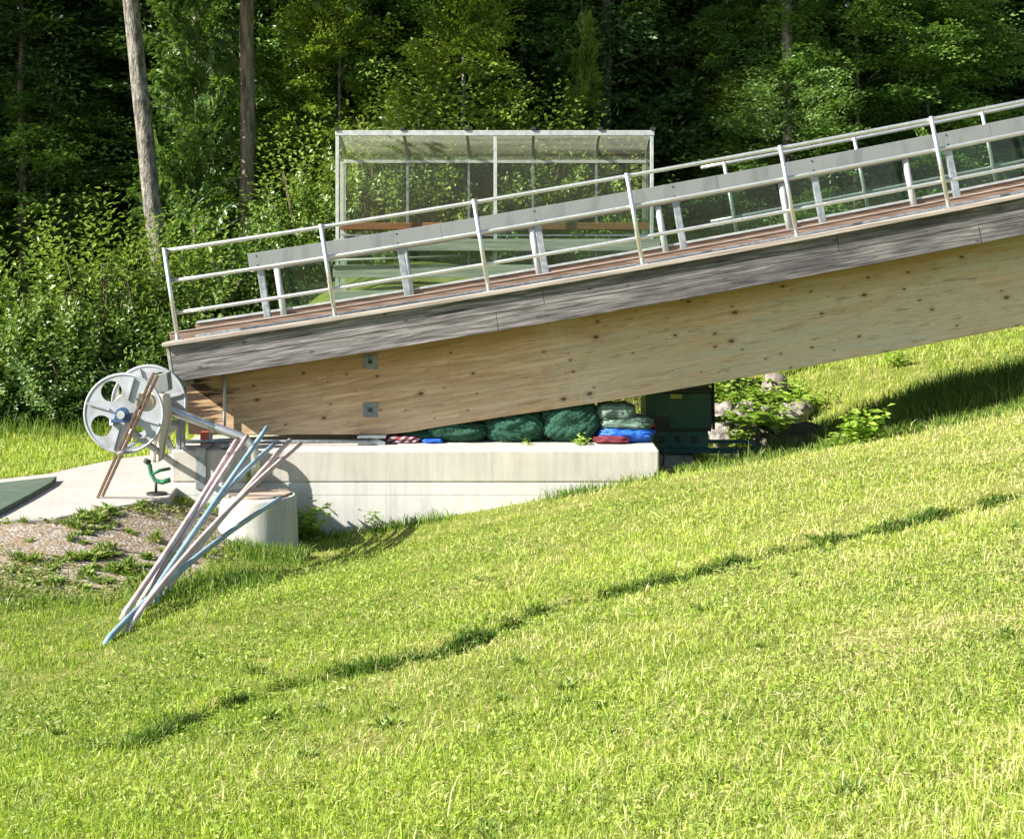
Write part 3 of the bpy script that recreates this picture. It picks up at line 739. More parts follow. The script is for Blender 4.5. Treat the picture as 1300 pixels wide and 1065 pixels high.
# ---------------------------------------------------------------- bundles under the ramp
def blob(name, c, size, mat, lab, cat, seed, group=None, fold=.05, dirn=(.7,.3,.7), k=26, sq=.5, pinch=0.):
    mb = MB(); nu, nv = 120, 56; vs = []; c = V(c); d = V(dirn).normalized()
    for j in range(nv + 1):
        th = math.pi * j / nv
        for i in range(nu):
            ph = 2 * math.pi * i / nu
            e = lambda q: math.copysign(abs(q) ** sq, q)
            p = V((e(math.cos(ph)) * e(math.sin(th)), e(math.sin(ph)) * e(math.sin(th)), e(math.cos(th))))
            q = p + V((seed * 3.1, seed, 0))
            nz = mnoise.noise(q * 1.7) * .14 + mnoise.noise(q * 4.3) * .06
            s = p.dot(d) + .25 * mnoise.noise(q * 1.1)
            fo = fold * 1.3 * (abs(math.sin(s * k * .5)) - .5) + fold * .8 * (abs(math.sin(s * k * 1.33 + 2 * mnoise.noise(q * 2))) - .5)
            r = 1 + nz + fo
            if pinch: r *= 1 - pinch * abs(p.x) ** 3
            v = V((p.x * size[0] * r, p.y * size[1] * r, p.z * size[2] * r))
            v.z = max(v.z, -size[2] * .93); vs.append(c + v)
    fs = [(j*nu+i, j*nu+(i+1) % nu, (j+1)*nu+(i+1) % nu, (j+1)*nu+i) for j in range(nv) for i in range(nu)]
    mb.add(vs, fs, True)
    return tag(mb.build(name, mat, None, c - V((0,0,size[2]*.93))), lab, cat, group)
def on_block(x0, x1, ytop, Y):
    a, b = P(x0, ytop, Y), P(x1, ytop, Y); h = a.z - ZB
    return V(((a.x + b.x)/2, Y, ZB + h * .48)), ((b.x - a.x)/2, .3, h * .52)
NG = 'dark green net bundles on the wall'
for i, (x0, x1, yt, dn, lab) in enumerate(((540,622,533,(.6,.2,.75),'flattest dark green net bundle, left of the other green bundles'), (614,692,522,(.8,.2,.55),'dark green net bundle in the middle of the three big ones'), (685,764,510,(.75,.2,-.65),'tallest dark green net bundle, beside the folded grey green tarps'))):
    c, s = on_block(x0, x1, yt, 18.42); blob('net_bundle', c, s, 'netgreen', lab, 'net bundle', i + 2.3, NG, .05, dn, 34, .75)
c, s = on_block(510, 560, 542, 18.5); blob('net_bundle', c, s, 'netgreen', 'small dark green net bundle squeezed behind the red striped cloth', 'net bundle', 8.1, NG, .05, (.5,.1,.8), 30)
c, s = on_block(484, 534, 552, 18.3); blob('striped_cloth', c, (s[0], .2, s[2]), 'stripe', 'crumpled red and white striped cloth beside the steel bearing', 'cloth', 4.2, None, .08, (.6,.1,.8), 18)
c, s = on_block(537, 562, 556.5, 18.2); blob('blue_cloth', c, (s[0], .12, s[2]), 'tarp', 'small scrap of blue cloth lying before the green nets', 'cloth', 5.5, None, .08, (.3,.1,.9), 14)
c, s = on_block(757, 828, 541, 18.35); blob('blue_tarp', c, (s[0], .26, s[2]), 'tarp', 'crumpled bright blue tarpaulin at the right end of the wall', 'tarpaulin', 6.4, None, .05, (.35,.1,.9), 16, .7)
c, s = on_block(752, 800, 550, 18.2); blob('red_cloth', c - V((0,.02,.01)), (s[0], .16, s[2]*.8), 'darkred', 'dull red cloth half hidden under the blue tarpaulin', 'cloth', 9.4, None, .06, (.35,.1,.9), 16, .7)
for (x0, x1, y0, y1, dn, lab, sd) in ((760,826,527,545,(.05,.05,1),'folded grey green tarp lying flat on the blue tarpaulin',1.2), (757,806,511,532,(-.3,.05,1),'folded grey green tarp tilted on top of another folded tarp',3.7)):
    a, b = P(x0, y0, 18.42), P(x1, y1, 18.42)
    blob('folded_tarp', ((a.x+b.x)/2, 18.42, (a.z+b.z)/2), ((b.x-a.x)/2, .26, (a.z-b.z)/2), 'netpale', lab, 'tarpaulin', sd, 'folded tarps at the end of the wall', .06, dn, 30, .6)

# ---------------------------------------------------------------- green machine with skids
mc = thing('winch_cabinet', 'dark green metal winch cabinet with square openings and long tow rails', 'machine', P(865, 585, 20.2))
def pxbox(mb, x0, x1, y0, y1, Y, d):
    a, b = P(x0, y1, Y), P(x1, y0, Y); return mb.box(a.x, b.x, Y, Y + d, a.z, b.z)
YM = 20.0
pxbox(MB(), 820, 904, 499, 545, YM, .8).build('hood', 'machine', mc, bevel=.012)
pxbox(MB(), 817, 907, 495.5, 499, YM - .03, .86).build('lid', 'dark', mc, bevel=.006)
pxbox(MB(), 836, 899, 547.5, 569, YM + .03, .74).build('chassis', 'machine_hi', mc, bevel=.01)
pxbox(MB(), 832, 903, 545, 547.5, YM - .01, .8).build('seam', 'dark', mc)
pxbox(MB(), 826, 850, 529, 548, YM - .012, .02).build('recess_shade', 'dark', mc)  # flat dark plate on the hood, shade of a recess put into its colour
for x in (836, 856, 877.5): pxbox(MB(), x, x + 8, 553.5, 562, YM + .018, .02).build('opening_shade', 'dark', mc)  # solid dark plates stand for the shade inside the square holes
pxbox(MB(), 851, 866, 500.5, 506, YM - .006, .008).build('label_plate', 'yellow', mc)
rl = MB(); pxbox(rl, 838, 972, 569, 576, YM - .02, .06); pxbox(rl, 898, 955, 558.5, 563, YM + .1, .06)
rl.bar(P(952,560,YM+.13), P(970,573,YM+.05), .06, .06); rl.build('tow_rail', 'machine', mc, bevel=.006)
tl = MB(); pxbox(tl, 951, 957, 576, 592, YM, .06); pxbox(tl, 963, 968, 576, 590, YM, .06); tl.build('tow_leg', 'galv', mc, bevel=.004)
MB().tube([P(905,486,YM-.03),P(906,545,YM-.03)], .02, 8).build('exhaust_pipe', 'dark', mc)
MB().tube([P(826,537,YM-.1),P(829,543,YM-.14)], .045, 12).build('plug', 'redpaint', mc)
MB().tube([P(829,543,19.85),P(832,556,19.8),P(838,568,19.8),P(843,580,19.82),P(842,588,19.85),P(838,592,19.9)], .011, 8).build('cable', 'cable', mc)
MB().tube([P(868,576,19.9),P(868,590,19.9)], .01, 8).build('cable', 'cable', mc)
MB().tube([P(872,576,19.95),P(880,577,19.9),P(884,590,19.9)], .013, 8).build('cable', 'dark', mc)
for i, (x0, x1, y0, y1, yy, lab) in enumerate(((838,882,578.5,594,20.0,'upper concrete sleeper directly beneath the green machine'), (836,880,595,612,19.93,'lower concrete sleeper half buried under the other sleeper'))):
    mb = MB(); pxbox(mb, x0, x1, y0, y1, yy, .6 + .1 * i); c = P((x0+x1)/2, y1, yy)
    tag(mb.build('concrete_sleeper', 'concrete', None, c, bevel=.012), lab, 'concrete block', 'concrete sleepers under the machine')

# ---------------------------------------------------------------- rocks
def rock(px, py, Y, r, sq, seed, mat, name, lab, cat='boulder', group=None, up=0., rise=False):
    b = bmesh.new(); bmesh.ops.create_icosphere(b, subdivisions=4, radius=1)
    c = P(px, py, Y)
    for v in b.verts:
        q = v.co.copy(); d = 1 + .55 * mnoise.noise(q * 1.1 + V((seed*7.7, seed, 3))) + .18 * mnoise.noise(q * 2.6 + V((seed, 5, 1))) + .03 * mnoise.noise(q * 8 + V((seed, 5, 1)))
        v.co = V((q.x * r * d, q.y * r * d * .9, q.z * r * d * sq))
        if rise: v.co.z += .0
    mb = MB(); b.verts.index_update(); mb.add([c + v.co for v in b.verts], [[v.index for v in f.verts] for f in b.faces], True); b.free()
    return tag(mb.build(name, mat, None, c - V((0,0,r*sq*.8))), lab, cat, group)
BG = 'boulders beside the green machine'
for i, (x, y, Y, r, sq, lab) in enumerate((
    (922,528,22.9,0.30,.7,'flat topped pale boulder at the top of the pile by the machine'),
    (948,527,22.8,0.22,.85,'round whitish boulder in the middle of the rock pile'),
    (920,552,22.5,0.26,.9,'brownish upright boulder next to the machine corner'),
    (944,548,22.5,0.24,.9,'pale grey boulder right of the brownish upright boulder'),
    (972,531,22.8,0.22,.7,'small pinkish boulder at the back of the rock pile'),
    (995,540,22.6,0.26,.8,'rounded boulder under the fern fronds'),
    (970,562,22.3,0.20,.9,'small grey boulder touching the end of the tow rails'),
    (915,585,22.4,0.29,.6,'low flat boulder below the tow rails near the sleepers'),
    (940,587,22.4,0.24,.65,'low pinkish boulder below the middle of the tow rails'),
    (1008,525,23.1,0.24,.8,'mossy boulder at the right edge of the rock pile'),
    (965,585,22.5,0.22,.7,'half buried grey boulder behind the tow rail legs'))):
    rock(x, y, Y, r, sq, i + 1.37, 'rock', 'boulder', lab, 'boulder', BG)
rock(1038, 562, 19.9, .42, .55, 33.1, 'darkrock', 'boulder', 'large dark mossy boulder in the shadow beside the crest of grass', 'boulder', BG)
# cut stump
sp = P(986, 500, 24.0)
mb = MB(); mb.tube([sp + V((-.06,0,-.2)), sp + V((-.04,0,.1)), sp + V((.0,0,.26)), sp + V((.03,0,.33))], [.23,.21,.19,.12], 20)
tag(mb.build('tree_stump', 'stonepost', None, sp - V((0,0,.2))), 'leaning grey weathered stump standing in the grass behind the rocks', 'stump')

# ---------------------------------------------------------------- shelter behind the ramp
YS, YR_ = 24.0, 25.13
sh = thing('team_shelter', 'transparent walled team shelter with curved roof and wooden bench behind the ramp', 'shelter', P(628, 372, 24.5))
kr = YS
xf = [(x - 650) * YS / F for x in (427.5, 511, 592.5, 677.5, 762, 829)]
ztop = P(0,167,YS).z; zbar = P(0,205.5,YR_).z; zg = P(0,380,YS).z - .4
def arc(X, n=14, inset=0):
    # quarter-ellipse roof from the front top rail over and down to the rear wall
    return [V((X, YS + (YR_ - YS - inset) * math.sin(a), zbar + (ztop - .03 - zbar) * math.cos(a))) for a in np.linspace(0, math.pi/2, n)]
fm = MB(); fm.bar(V((xf[0]-.02, YS, ztop-.03)), V((xf[-1]+.02, YS, ztop-.03)), .085, .07); fm.build('top_rail', 'galv_pale', sh, bevel=.006)
MB().bar(V((xf[0], YR_-.02, zbar)), V((xf[-1], YR_-.02, zbar)), .055, .05).build('rear_rail', 'galv_pale', sh, bevel=.004)
for x in (428.5, 629, 827.5):
    X = (x - 650) * YS / F; MB().bar(V((X, YS, zg)), V((X, YS, ztop - .07)), .055, .055).build('front_post', 'galv_pale', sh, bevel=.004)
for x in (434.5, 817.5):
    X = (x - 650) * YR_ / F; MB().bar(V((X, YR_, zg)), V((X, YR_, zbar)), .06, .055).build('rear_post', 'galv_pale', sh, bevel=.004)
X = (438.5 - 650) * 24.6 / F; MB().bar(V((X, 24.6, zg)), V((X, 24.6, P(0,286,24.6).z)), .055, .055).build('bench_post', 'galv_pale', sh, bevel=.004)
for i, X in enumerate(xf):
    rb = MB(); pts = arc(X); pts.append(V((X, YR_, zg)))
    for a, b in zip(pts[:-1], pts[1:]): rb.bar(a, b, .045, .045, (1,0,0))
    r_ = rb.build('rib', 'galv', sh)
    MB().box(X-.04, X+.04, YS-.06, YS+.04, ztop+.012, ztop+.06).build('clip', 'dark', r_, bevel=.006)
for a, b in zip(xf[:-1], xf[1:]):
    A = arc(a + .01, 30, .03); B = arc(b - .01, 30, .03); n = len(A)
    mb = MB(); mb.add([p + V((0,0,.035)) for p in A + B], [(i, i+1, n+i+1, n+i) for i in range(n-1)], False)
    o = mb.build('roof_sheet', 'polyroof', sh, recalc=False); s_ = o.modifiers.new('t', 'SOLIDIFY'); s_.thickness = .006
    MB().box(a + .03, b - .03, YR_ - .06, YR_ - .054, zg + .5, zbar - .04).build('rear_sheet', 'poly', sh)
for X in (xf[0] + .01, xf[-1] - .01):
    pts = arc(X, 10, .04); poly = [(p.y, p.z - .03) for p in pts] + [(YR_ - .04, zg + .6), (YS + .05, zg + .6)]
    mb = MB(); mb.add([(X, y, z) for y, z in poly] + [(X + .006, y, z) for y, z in poly], [tuple(range(len(poly))), tuple(range(2*len(poly)-1, len(poly)-1, -1))] + [(i, (i+1) % len(poly), (i+1) % len(poly) + len(poly), i + len(poly)) for i in range(len(poly))])
    mb.build('side_sheet', 'poly', sh)
a = P(432,292,24.6); b = P(827,283,24.6)
MB().box(a.x, b.x, 24.5, 24.9, a.z, b.z).build('bench', 'brown', sh, bevel=.01)
MB().box(a.x, b.x, 24.55, 24.6, a.z - .1, a.z - .07).build('bench_rail', 'galv', sh)
for (x0, x1, y0, y1) in ((424,838,303.5,318.5), (423,836,336.5,352.5), (425,834,369,384)):
    a, b = P(x0, y1, 23.9), P(x1, y0, 23.9)
    MB().box(a.x, b.x, 23.87, 23.93, a.z, b.z).build('barrier_board', 'plank', sh, bevel=.004)
MB().tube([P(410,331,23.8), P(590,325,23.8)], .018, 8).build('barrier_rail', 'plank', sh)

# ---------------------------------------------------------------- foliage
def leaves(name, pos, dr, nr, L, W, var, mat, extra=None):
    N = len(pos); sd = np.cross(dr, nr); sd /= np.linalg.norm(sd, axis=1, keepdims=True) + 1e-9
    L = L[:, None]; W = W[:, None]
    v = np.empty((N, 4, 3), np.float32)
    mid = pos + dr * L * .45 + nr * W * .14
    v[:, 0] = pos; v[:, 1] = mid + sd * W * .5; v[:, 2] = pos + dr * L - nr * L * .10; v[:, 3] = mid - sd * W * .5
    at = {'var': ('FACE', var)}
    if extra is not None: at['dry'] = ('FACE', extra)
    return np_mesh(name, v.reshape(-1, 3), np.arange(N * 4), np.full(N, 4), mat, at)
def unit(a): return a / (np.linalg.norm(a, axis=-1, keepdims=True) + 1e-9)
def spray(seed, nt=12, W=.62, leaf=.085, droop=.28, zj=.05):     # flat leafy branch along +x, one metre long
    r = np.random.default_rng(seed); p = []; d = []
    for k in range(nt):
        u = .06 + .9 * k / (nt - 1); s = 1 if k % 2 else -1
        ln = W * (1 - u) ** .8 * (.55 + .6 * r.random()) + .07; an = R(46 + r.uniform(-12, 12)) * s
        m_ = max(2, int(ln / (leaf * .62)))
        for j in range(m_):
            w = (j + .6) / m_ * ln
            p.append((u + w * math.cos(an), w * math.sin(an), 0)); a2 = an + R(38) * (1 if j % 2 else -1) + r.uniform(-.3, .3)
            d.append((math.cos(a2), math.sin(a2), r.uniform(-.25, .1)))
    p = np.array(p); d = unit(np.array(d))
    p[:, 2] = -droop * p[:, 0] ** 2 + r.normal(0, zj, len(p)) - .25 * np.abs(p[:, 1]) ** 1.5
    n = unit(np.array([0, 0, 1.]) + r.normal(0, .5, (len(p), 3)))
    return p, d, n, leaf * r.uniform(.75, 1.2, len(p))
def place(tpls, org, ax, up, sc, tint, r):
    Pp, D, Nn, L, Vv = [], [], [], [], []
    for i in range(len(org)):
        p, d, n, l = tpls[i % len(tpls)]
        a = ax[i]; b = np.cross(up[i], a); b /= np.linalg.norm(b) + 1e-9; c = np.cross(a, b)
        m_ = np.stack([a, b, c]); Pp.append(org[i] + sc[i] * (p @ m_)); D.append(d @ m_); Nn.append(n @ m_); L.append(l * (.6 + .4 * sc[i]))
        Vv.append(np.clip(tint[i] + r.normal(0, .16, len(p)), 0, 1))
    return np.concatenate(Pp), np.concatenate(D), np.concatenate(Nn), np.concatenate(L), np.concatenate(Vv)

def limbs(mb, base, top, r0, n, seed, up=.35, lmin=.8, lmax=2.2):
    r = random.Random(seed)
    for k in range(n):
        u = .2 + .75 * k / n; p = base.lerp(top, u); a = r.uniform(0, 6.28); L = r.uniform(lmin, lmax) * (1.15 - u * .7)
        d = V((math.cos(a), math.sin(a), up)); q = p + d * L * .5 + V((0,0,.05)); e = p + d * L + V((0,0,-.08*L))
        mb.tube([p, q, e], [r0 * .3 * (1.2 - u), r0 * .18 * (1.2 - u), .006], 6)

def branchy(seed, H, z0, R0, nb, per, sc, shape, tpl, pitch=.18, jitter=.25):
    r = np.random.default_rng(seed); org = []; ax = []; up = []; s = []; ti = []
    for k in range(nb):
        u = (k + r.random()) / nb; z = z0 + (H - z0) * u; L = R0 * shape(u) * r.uniform(.6, 1.12); az = r.uniform(0, 2*math.pi); pi_ = pitch + r.normal(0, .26)
        dv = np.array([math.cos(az) * math.cos(pi_), math.sin(az) * math.cos(pi_), math.sin(pi_)]); tint = r.normal(.45, .16)
        for j in range(per):
            w = .25 + .75 * (j + r.random()) / per
            yaw = r.normal(0, .55) * (1.2 - .5 * w); cdv = np.array([dv[0]*math.cos(yaw) - dv[1]*math.sin(yaw), dv[0]*math.sin(yaw) + dv[1]*math.cos(yaw), dv[2] + r.normal(0, .10)])
            org.append(np.array([0, 0, z]) + dv * L * w * .8 + r.normal(0, jitter * .3, 3) - np.array([0, 0, .05 * L * w * w]))
            ax.append(cdv / np.linalg.norm(cdv)); un = np.array([0, 0, 1.]) + r.normal(0, .38, 3); up.append(un); s.append(sc * r.uniform(.6, 1.15)); ti.append(tint + r.normal(0, .08) + .12 * (w - .5))
    return place(tpl, np.array(org), np.array(ax), np.array(up), np.array(s), np.array(ti), r)

def trunk_mesh(name, H, r0, mat, seed, lean=0., n=10, nl=8, lmax=2.2, taper=.25, lz=.35):
    r = random.Random(seed); mb = MB(); pts = []; rs = []
    for i in range(n + 1):
        u = i / n; pts.append(V((lean * H * u + r.uniform(-.03, .03) * H * .12 * (u > 0), r.uniform(-.02, .02) * H * .1, H * u - (.5 if i == 0 else 0)))); rs.append(r0 * (1.18 if i == 0 else 1) * (1 - (1 - taper) * u))
    mb.tube(pts, rs, 16)
    if nl: limbs(mb, pts[max(1, int(n * .15))], pts[-1], r0, nl, seed + 1, lz, .5, lmax)
    me_ob = mb.build(name, mat, None, (0,0,0)); me = me_ob.data; bpy.data.objects.remove(me_ob); me.name = name; return me

beech_t = [spray(i, 11, .6, .10, .35) for i in range(6)]
fine_t = [spray(20 + i, 9, .5, .11, .3) for i in range(4)]
coarse_t = [spray(40 + i, 8, .6, .17, .3) for i in range(4)]
ash_t = []
for i in range(4):        # drooping pinnate leaves around a shoot
    r = np.random.default_rng(60 + i); p, d = [], []
    for k in range(9):
        u = .05 + .95 * k / 9; s = 1 if k % 2 else -1; an = R(55) * s + r.normal(0, .2); ln = .34 * (1 - .4 * u)
        for j in range(6):
            w = ln * (.3 + .7 * j / 5)
            for q in (-1, 1):
                p.append((u + w * math.cos(an), w * math.sin(an), .06 * w)); a2 = an + q * R(55); d.append((math.cos(a2), math.sin(a2), -.45))
    p = np.array(p); p[:, 2] -= .8 * (np.abs(p[:, 1])) ** 1.6; ash_t.append((p, unit(np.array(d)), unit(np.array([0,0,1.]) + r.normal(0, .25, p.shape)), .135 * r.uniform(.7, 1.2, len(p))))
shoot_t = []
for i in range(5):        # upright shoot with leaves all round, along +x
    r = np.random.default_rng(80 + i); n = 25; u = (np.arange(n) + .5) / n; az = np.arange(n) * 2.4 + r.normal(0, .3, n); k = .09 * (1 - .5 * u)
    p = np.stack([u, np.cos(az) * k * .8, np.sin(az) * k * .8], 1); p[:, 1] += .05 * np.sin(u * 3 + i); d = unit(np.stack([np.full(n, .55) + r.normal(0, .35, n), np.cos(az), np.sin(az)], 1))
    nn = unit(np.stack([np.full(n, 1.2), -np.cos(az) * .6, -np.sin(az) * .6], 1) + r.normal(0, .35, (n, 3))); shoot_t.append((p, d, nn, .125 * (1.1 - .45 * u) * r.uniform(.8, 1.2, n)))
spruce_t = []
for i in range(3):
    r = np.random.default_rng(95 + i); p, d = [], []
    for k in range(46):
        u = r.random(); w = r.uniform(0, .32) * (1 - u * .6); s = r.choice([-1, 1]); p.append((u, s * w, -.35 * u * u - w * .8 - r.uniform(0, .16))); d.append((.5, s * .25, -.8 + r.normal(0, .25)))
    spruce_t.append((np.array(p), unit(np.array(d)), unit(r.normal(0, 1, (46, 3))), np.full(46, .17)))

def crown(name, arr, mat, asp):
    p, d, n, l, v = arr; return leaves(name, p, d, n, l, l * asp, v, mat)
hump = lambda u: math.sin(math.pi * min(1, .18 + u * .8)) ** .6
cone = lambda u: 1.02 - u * .9
low = lambda u: (1 - u) ** .55 * .9 + .15

CR = {
 'beech1': crown('crown', branchy(1, 7.5, .2, 3.1, 105, 9, .85, low, beech_t), 'leaf_beech', .58),
 'beech2': crown('crown', branchy(2, 6.0, .3, 2.2, 70, 7, .72, low, beech_t, .55), 'leaf_young', .58),
 'under1': crown('crown', branchy(3, 6.5, .2, 2.2, 84, 8, .8, hump, beech_t), 'leaf_beech', .55),
 'under2': crown('crown', branchy(4, 5.0, .2, 2.0, 72, 7, .75, hump, fine_t, .4), 'leaf_ash', .5),
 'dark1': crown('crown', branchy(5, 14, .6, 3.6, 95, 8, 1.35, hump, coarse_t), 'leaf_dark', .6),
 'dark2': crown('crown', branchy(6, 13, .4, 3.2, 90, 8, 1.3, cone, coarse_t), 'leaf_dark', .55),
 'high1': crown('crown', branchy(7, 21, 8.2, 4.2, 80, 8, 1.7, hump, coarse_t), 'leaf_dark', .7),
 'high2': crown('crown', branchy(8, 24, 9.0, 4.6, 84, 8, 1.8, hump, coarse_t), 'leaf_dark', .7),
 'ash': crown('crown', branchy(9, 5.6, .5, 1.45, 50, 4, .8, low, ash_t, .6), 'leaf_ash', .38),
 'spruce': crown('crown', branchy(10, 16, 1.5, 3.0, 120, 9, 1.1, cone, spruce_t, -.12), 'leaf_spruce', .28),
}
def bushmesh(seed, H, Rr, n, mat, tip=.5):
    r = np.random.default_rng(seed); org, ax, up, sc, ti = [], [], [], [], []
    ns = 17; st_ = []
    for k in range(ns):
        a = r.uniform(0, 6.28); rr = Rr * math.sqrt((k + .6) / ns); hh = H * (1 - .5 * (rr / Rr) ** 2) * r.uniform(.62, 1.08); st_.append((a, rr, hh))
    for k in range(n):
        a0, r0_, hh = st_[k % ns]; u = r.random() ** .65; tip = np.array([r0_ * math.cos(a0), r0_ * math.sin(a0), hh]); root = np.array([.25 * r0_ * math.cos(a0), .25 * r0_ * math.sin(a0), 0])
        c_ = root + (tip - root) * u; c_[2] = hh * u; wd = .34 * (1 - u) ** .5 + .07; o_ = c_ + r.normal(0, wd * .55, 3); o_[2] = max(.02, o_[2] * .86)
        out_ = (o_ - c_); out_[2] = 0; out_ = out_ / (np.linalg.norm(out_) + 1e-6) + .3 * np.array([math.cos(a0), math.sin(a0), 0])
        d = out_ * r.uniform(.3, 1.) * (1.1 - .6 * u) + np.array([0, 0, r.uniform(.15, 1.1)]) + r.normal(0, .25, 3); org.append(o_); ax.append(d / np.linalg.norm(d)); up.append(np.array([math.cos(a0 + 1.5), math.sin(a0 + 1.5), .3])); sc.append(r.uniform(.35, .75)); ti.append(.22 + .5 * (u - .4) + r.normal(0, .12))
    for k in range(int(n * .07)):      # long leader shoots standing out of the top
        a = r.uniform(0, 6.28); rr = Rr * .75 * math.sqrt(r.random()); org.append(np.array([rr*math.cos(a), rr*math.sin(a), H * .72 * (1 - .3 * (rr/Rr)**2)])); d = np.array([.15*r.normal(), .15*r.normal(), 1]); ax.append(d / np.linalg.norm(d)); up.append(np.array([1., 0, 0])); sc.append(r.uniform(.9, 1.5)); ti.append(.75)
    p, d, n_, l, v = place(shoot_t, np.array(org), np.array(ax), np.array(up), np.array(sc), np.array(ti), r)
    return leaves('foliage', p, d, n_, l, l * .62, v, mat)
BU = {'b1': bushmesh(11, 3.0, 1.35, 330, 'leaf_bush'), 'b2': bushmesh(12, 2.4, 1.25, 280, 'leaf_bush'), 'b3': bushmesh(13, 2.0, 1.3, 260, 'leaf_ash')}
def stems(seed, H, Rr):
    r = random.Random(seed); mb = MB()
    for k in range(9):
        a = r.uniform(0, 6.28); q = r.uniform(.2, .9) * Rr
        mb.tube([V((.1*math.cos(a), .1*math.sin(a), -.2)), V((q*.5*math.cos(a), q*.5*math.sin(a), H*.4)), V((q*math.cos(a), q*math.sin(a), H*.8))], [.02,.014,.006], 6)
    o = mb.build('stems', 'twig', None, (0,0,0)); me = o.data; bpy.data.objects.remove(o); return me
ST = {'b1': stems(1, 3.0, 1.35), 'b2': stems(2, 2.4, 1.25), 'b3': stems(3, 2.0, 1.3)}
TR = {'short': trunk_mesh('trunk', 3.4, .05, 'bark_dark', 6, .0, 8, 8, 1.4, .3), 'thin': trunk_mesh('trunk', 7, .06, 'bark_light', 1, .01, 10, 16, 2.0, .25), 'mid': trunk_mesh('trunk', 13, .16, 'bark_dark', 2, .01, 12, 18, 3.0, .3), 'high': trunk_mesh('trunk', 22, .17, 'bark_dark', 3, .0, 14, 0, 3, .5),
      'highpale': trunk_mesh('trunk', 22, .19, 'bark_light', 4, -.0, 14, 0, 3, .6)}
def gzp(x, y): return float(gz(np.array([x]), np.array([y]))[0])
def plant_tree(name, key, tk, x, y, rot, sc, lab, cat, group=None, leaf=None):
    t_ = thing(name, lab, cat, (x, y, gzp(x, y) - .05), group); t_.rotation_euler = (0, 0, rot); t_.scale = (sc,) * 3 if not isinstance(sc, tuple) else sc
    link('trunk', TR[tk], t_); link('crown', CR[key], t_); return t_
def plant_bush(key, x, y, rot, sc, lab, group=None):
    t_ = thing('shrub', lab, 'shrub', (x, y, gzp(x, y) - .05), group); t_.rotation_euler = (0, 0, rot); t_.scale = (sc,) * 3 if not isinstance(sc, tuple) else sc
    link('foliage', BU[key], t_); link('stems', ST[key], t_); return t_
def at(px, Y): return (px - 650) * Y / F

# the two tall trunks on the left and the ones on the right
def tall(px0, py0, px1, py1, Y, r0, mat, lab, key, sc=1.0):
    a = P(px0, py0, Y); b = P(px1, py1, Y); g = gzp(a.x, Y)
    d = (b - a) / (b.z - a.z); base = a + d * (g - .3 - a.z); top = base + d * 22
    t_ = thing('tall_tree', lab, 'tree', (base.x, Y, g), 'tall trees at the forest edge'); mb = MB(); pts = []; rs = []; rr = random.Random(px0)
    for i in range(23):
        u = i / 22; p = base.lerp(top, u) + V((rr.uniform(-.02,.02), rr.uniform(-.02,.02), 0)); pts.append(p); rs.append(r0 * (1.25 - .25 * min(1, i / 2)) * (1 - .55 * u) * rr.uniform(.97, 1.03))
    mb.tube(pts, rs, 20)
    for k in range(3):
        p = base.lerp(top, .1 + .08 * k); an = rr.uniform(0, 6.28); mb.tube([p, p + V((math.cos(an)*.3, math.sin(an)*.3, .08))], [.02,.008], 6)
    mb.build('trunk', mat, t_); c = link('crown', CR[key], t_); c.scale = (sc,) * 3; c.location = d * 0
    return t_
tall(193, 250, 165, 0, 27.0, .178, 'bark_light', 'tall tree with a pale leaning trunk above the light leaved bushes', 'high1')
tall(315, 300, 313, 0, 28.0, .160, 'bark_dark', 'tall tree with a straight dark brown trunk left of the shelter', 'high2')
tall(1003, 300, 1000, 0, 30.0, .125, 'bark_light', 'tall tree with a pale grey trunk behind the broad beech', 'high1')
tall(960, 300, 961, 0, 34.5, .12, 'bark_dark', 'slim tall tree just left of the pale trunk behind the beech', 'high2')
tall(1160, 300, 1166, 0, 35.0, .12, 'bark_dark', 'slim tall tree half hidden behind the right part of the beech', 'high1')
tall(858, 300, 860, 0, 36.0, .2, 'bark_dark', 'dark trunk deep in the forest above the right end of the shelter', 'high1')
tall(752, 300, 750, 0, 37.0, .16, 'bark_dark', 'dark trunk deep in the forest above the middle right of the shelter', 'high2')

# foreground vegetation of the forest edge
for (k, px, Y, rot, sc, lab) in (
  ('b1',128,24.9,.4,(1.05,1.,1.12),'tall bright leaved bush with one long upright shoot at the forest edge'),
  ('b2',48,24.6,1.9,(1.,1.,1.15),'bright leaved bush at the far left edge of the lawn'),
  ('b1',196,25.3,3.1,(.95,.9,.95),'bright leaved bush right behind the upper rim of the reel'),
  ('b2',250,25.8,2.2,(1.2,1.,1.1),'leafy bush behind the left end of the handrail'),
  ('b3',-30,24.6,.9,(1.2,1.,1.2),'shaded bush at the left end of the forest edge'),
  ('b3',320,26.6,4.2,(1.2,1.,1.15),'low dark bush at the foot of the straight brown trunk'),
  ('b1',395,27.4,5.,(1.,1.,1.),'tall green bush between the brown trunk and the shelter'),
  ('b3',100,24.2,2.7,(1.,.8,.75),'low dark leaved bush at the edge of the lawn left of the reel'),
  ('b3',20,24.1,5.7,(1.,.8,.7),'lowest bush in the left corner of the lawn'),
  ('b3',180,24.3,.2,(.9,.8,.7),'low bush in the shade behind the reel discs')):
    plant_bush(k, at(px, Y), Y, rot, sc, lab, 'bushes along the forest edge')
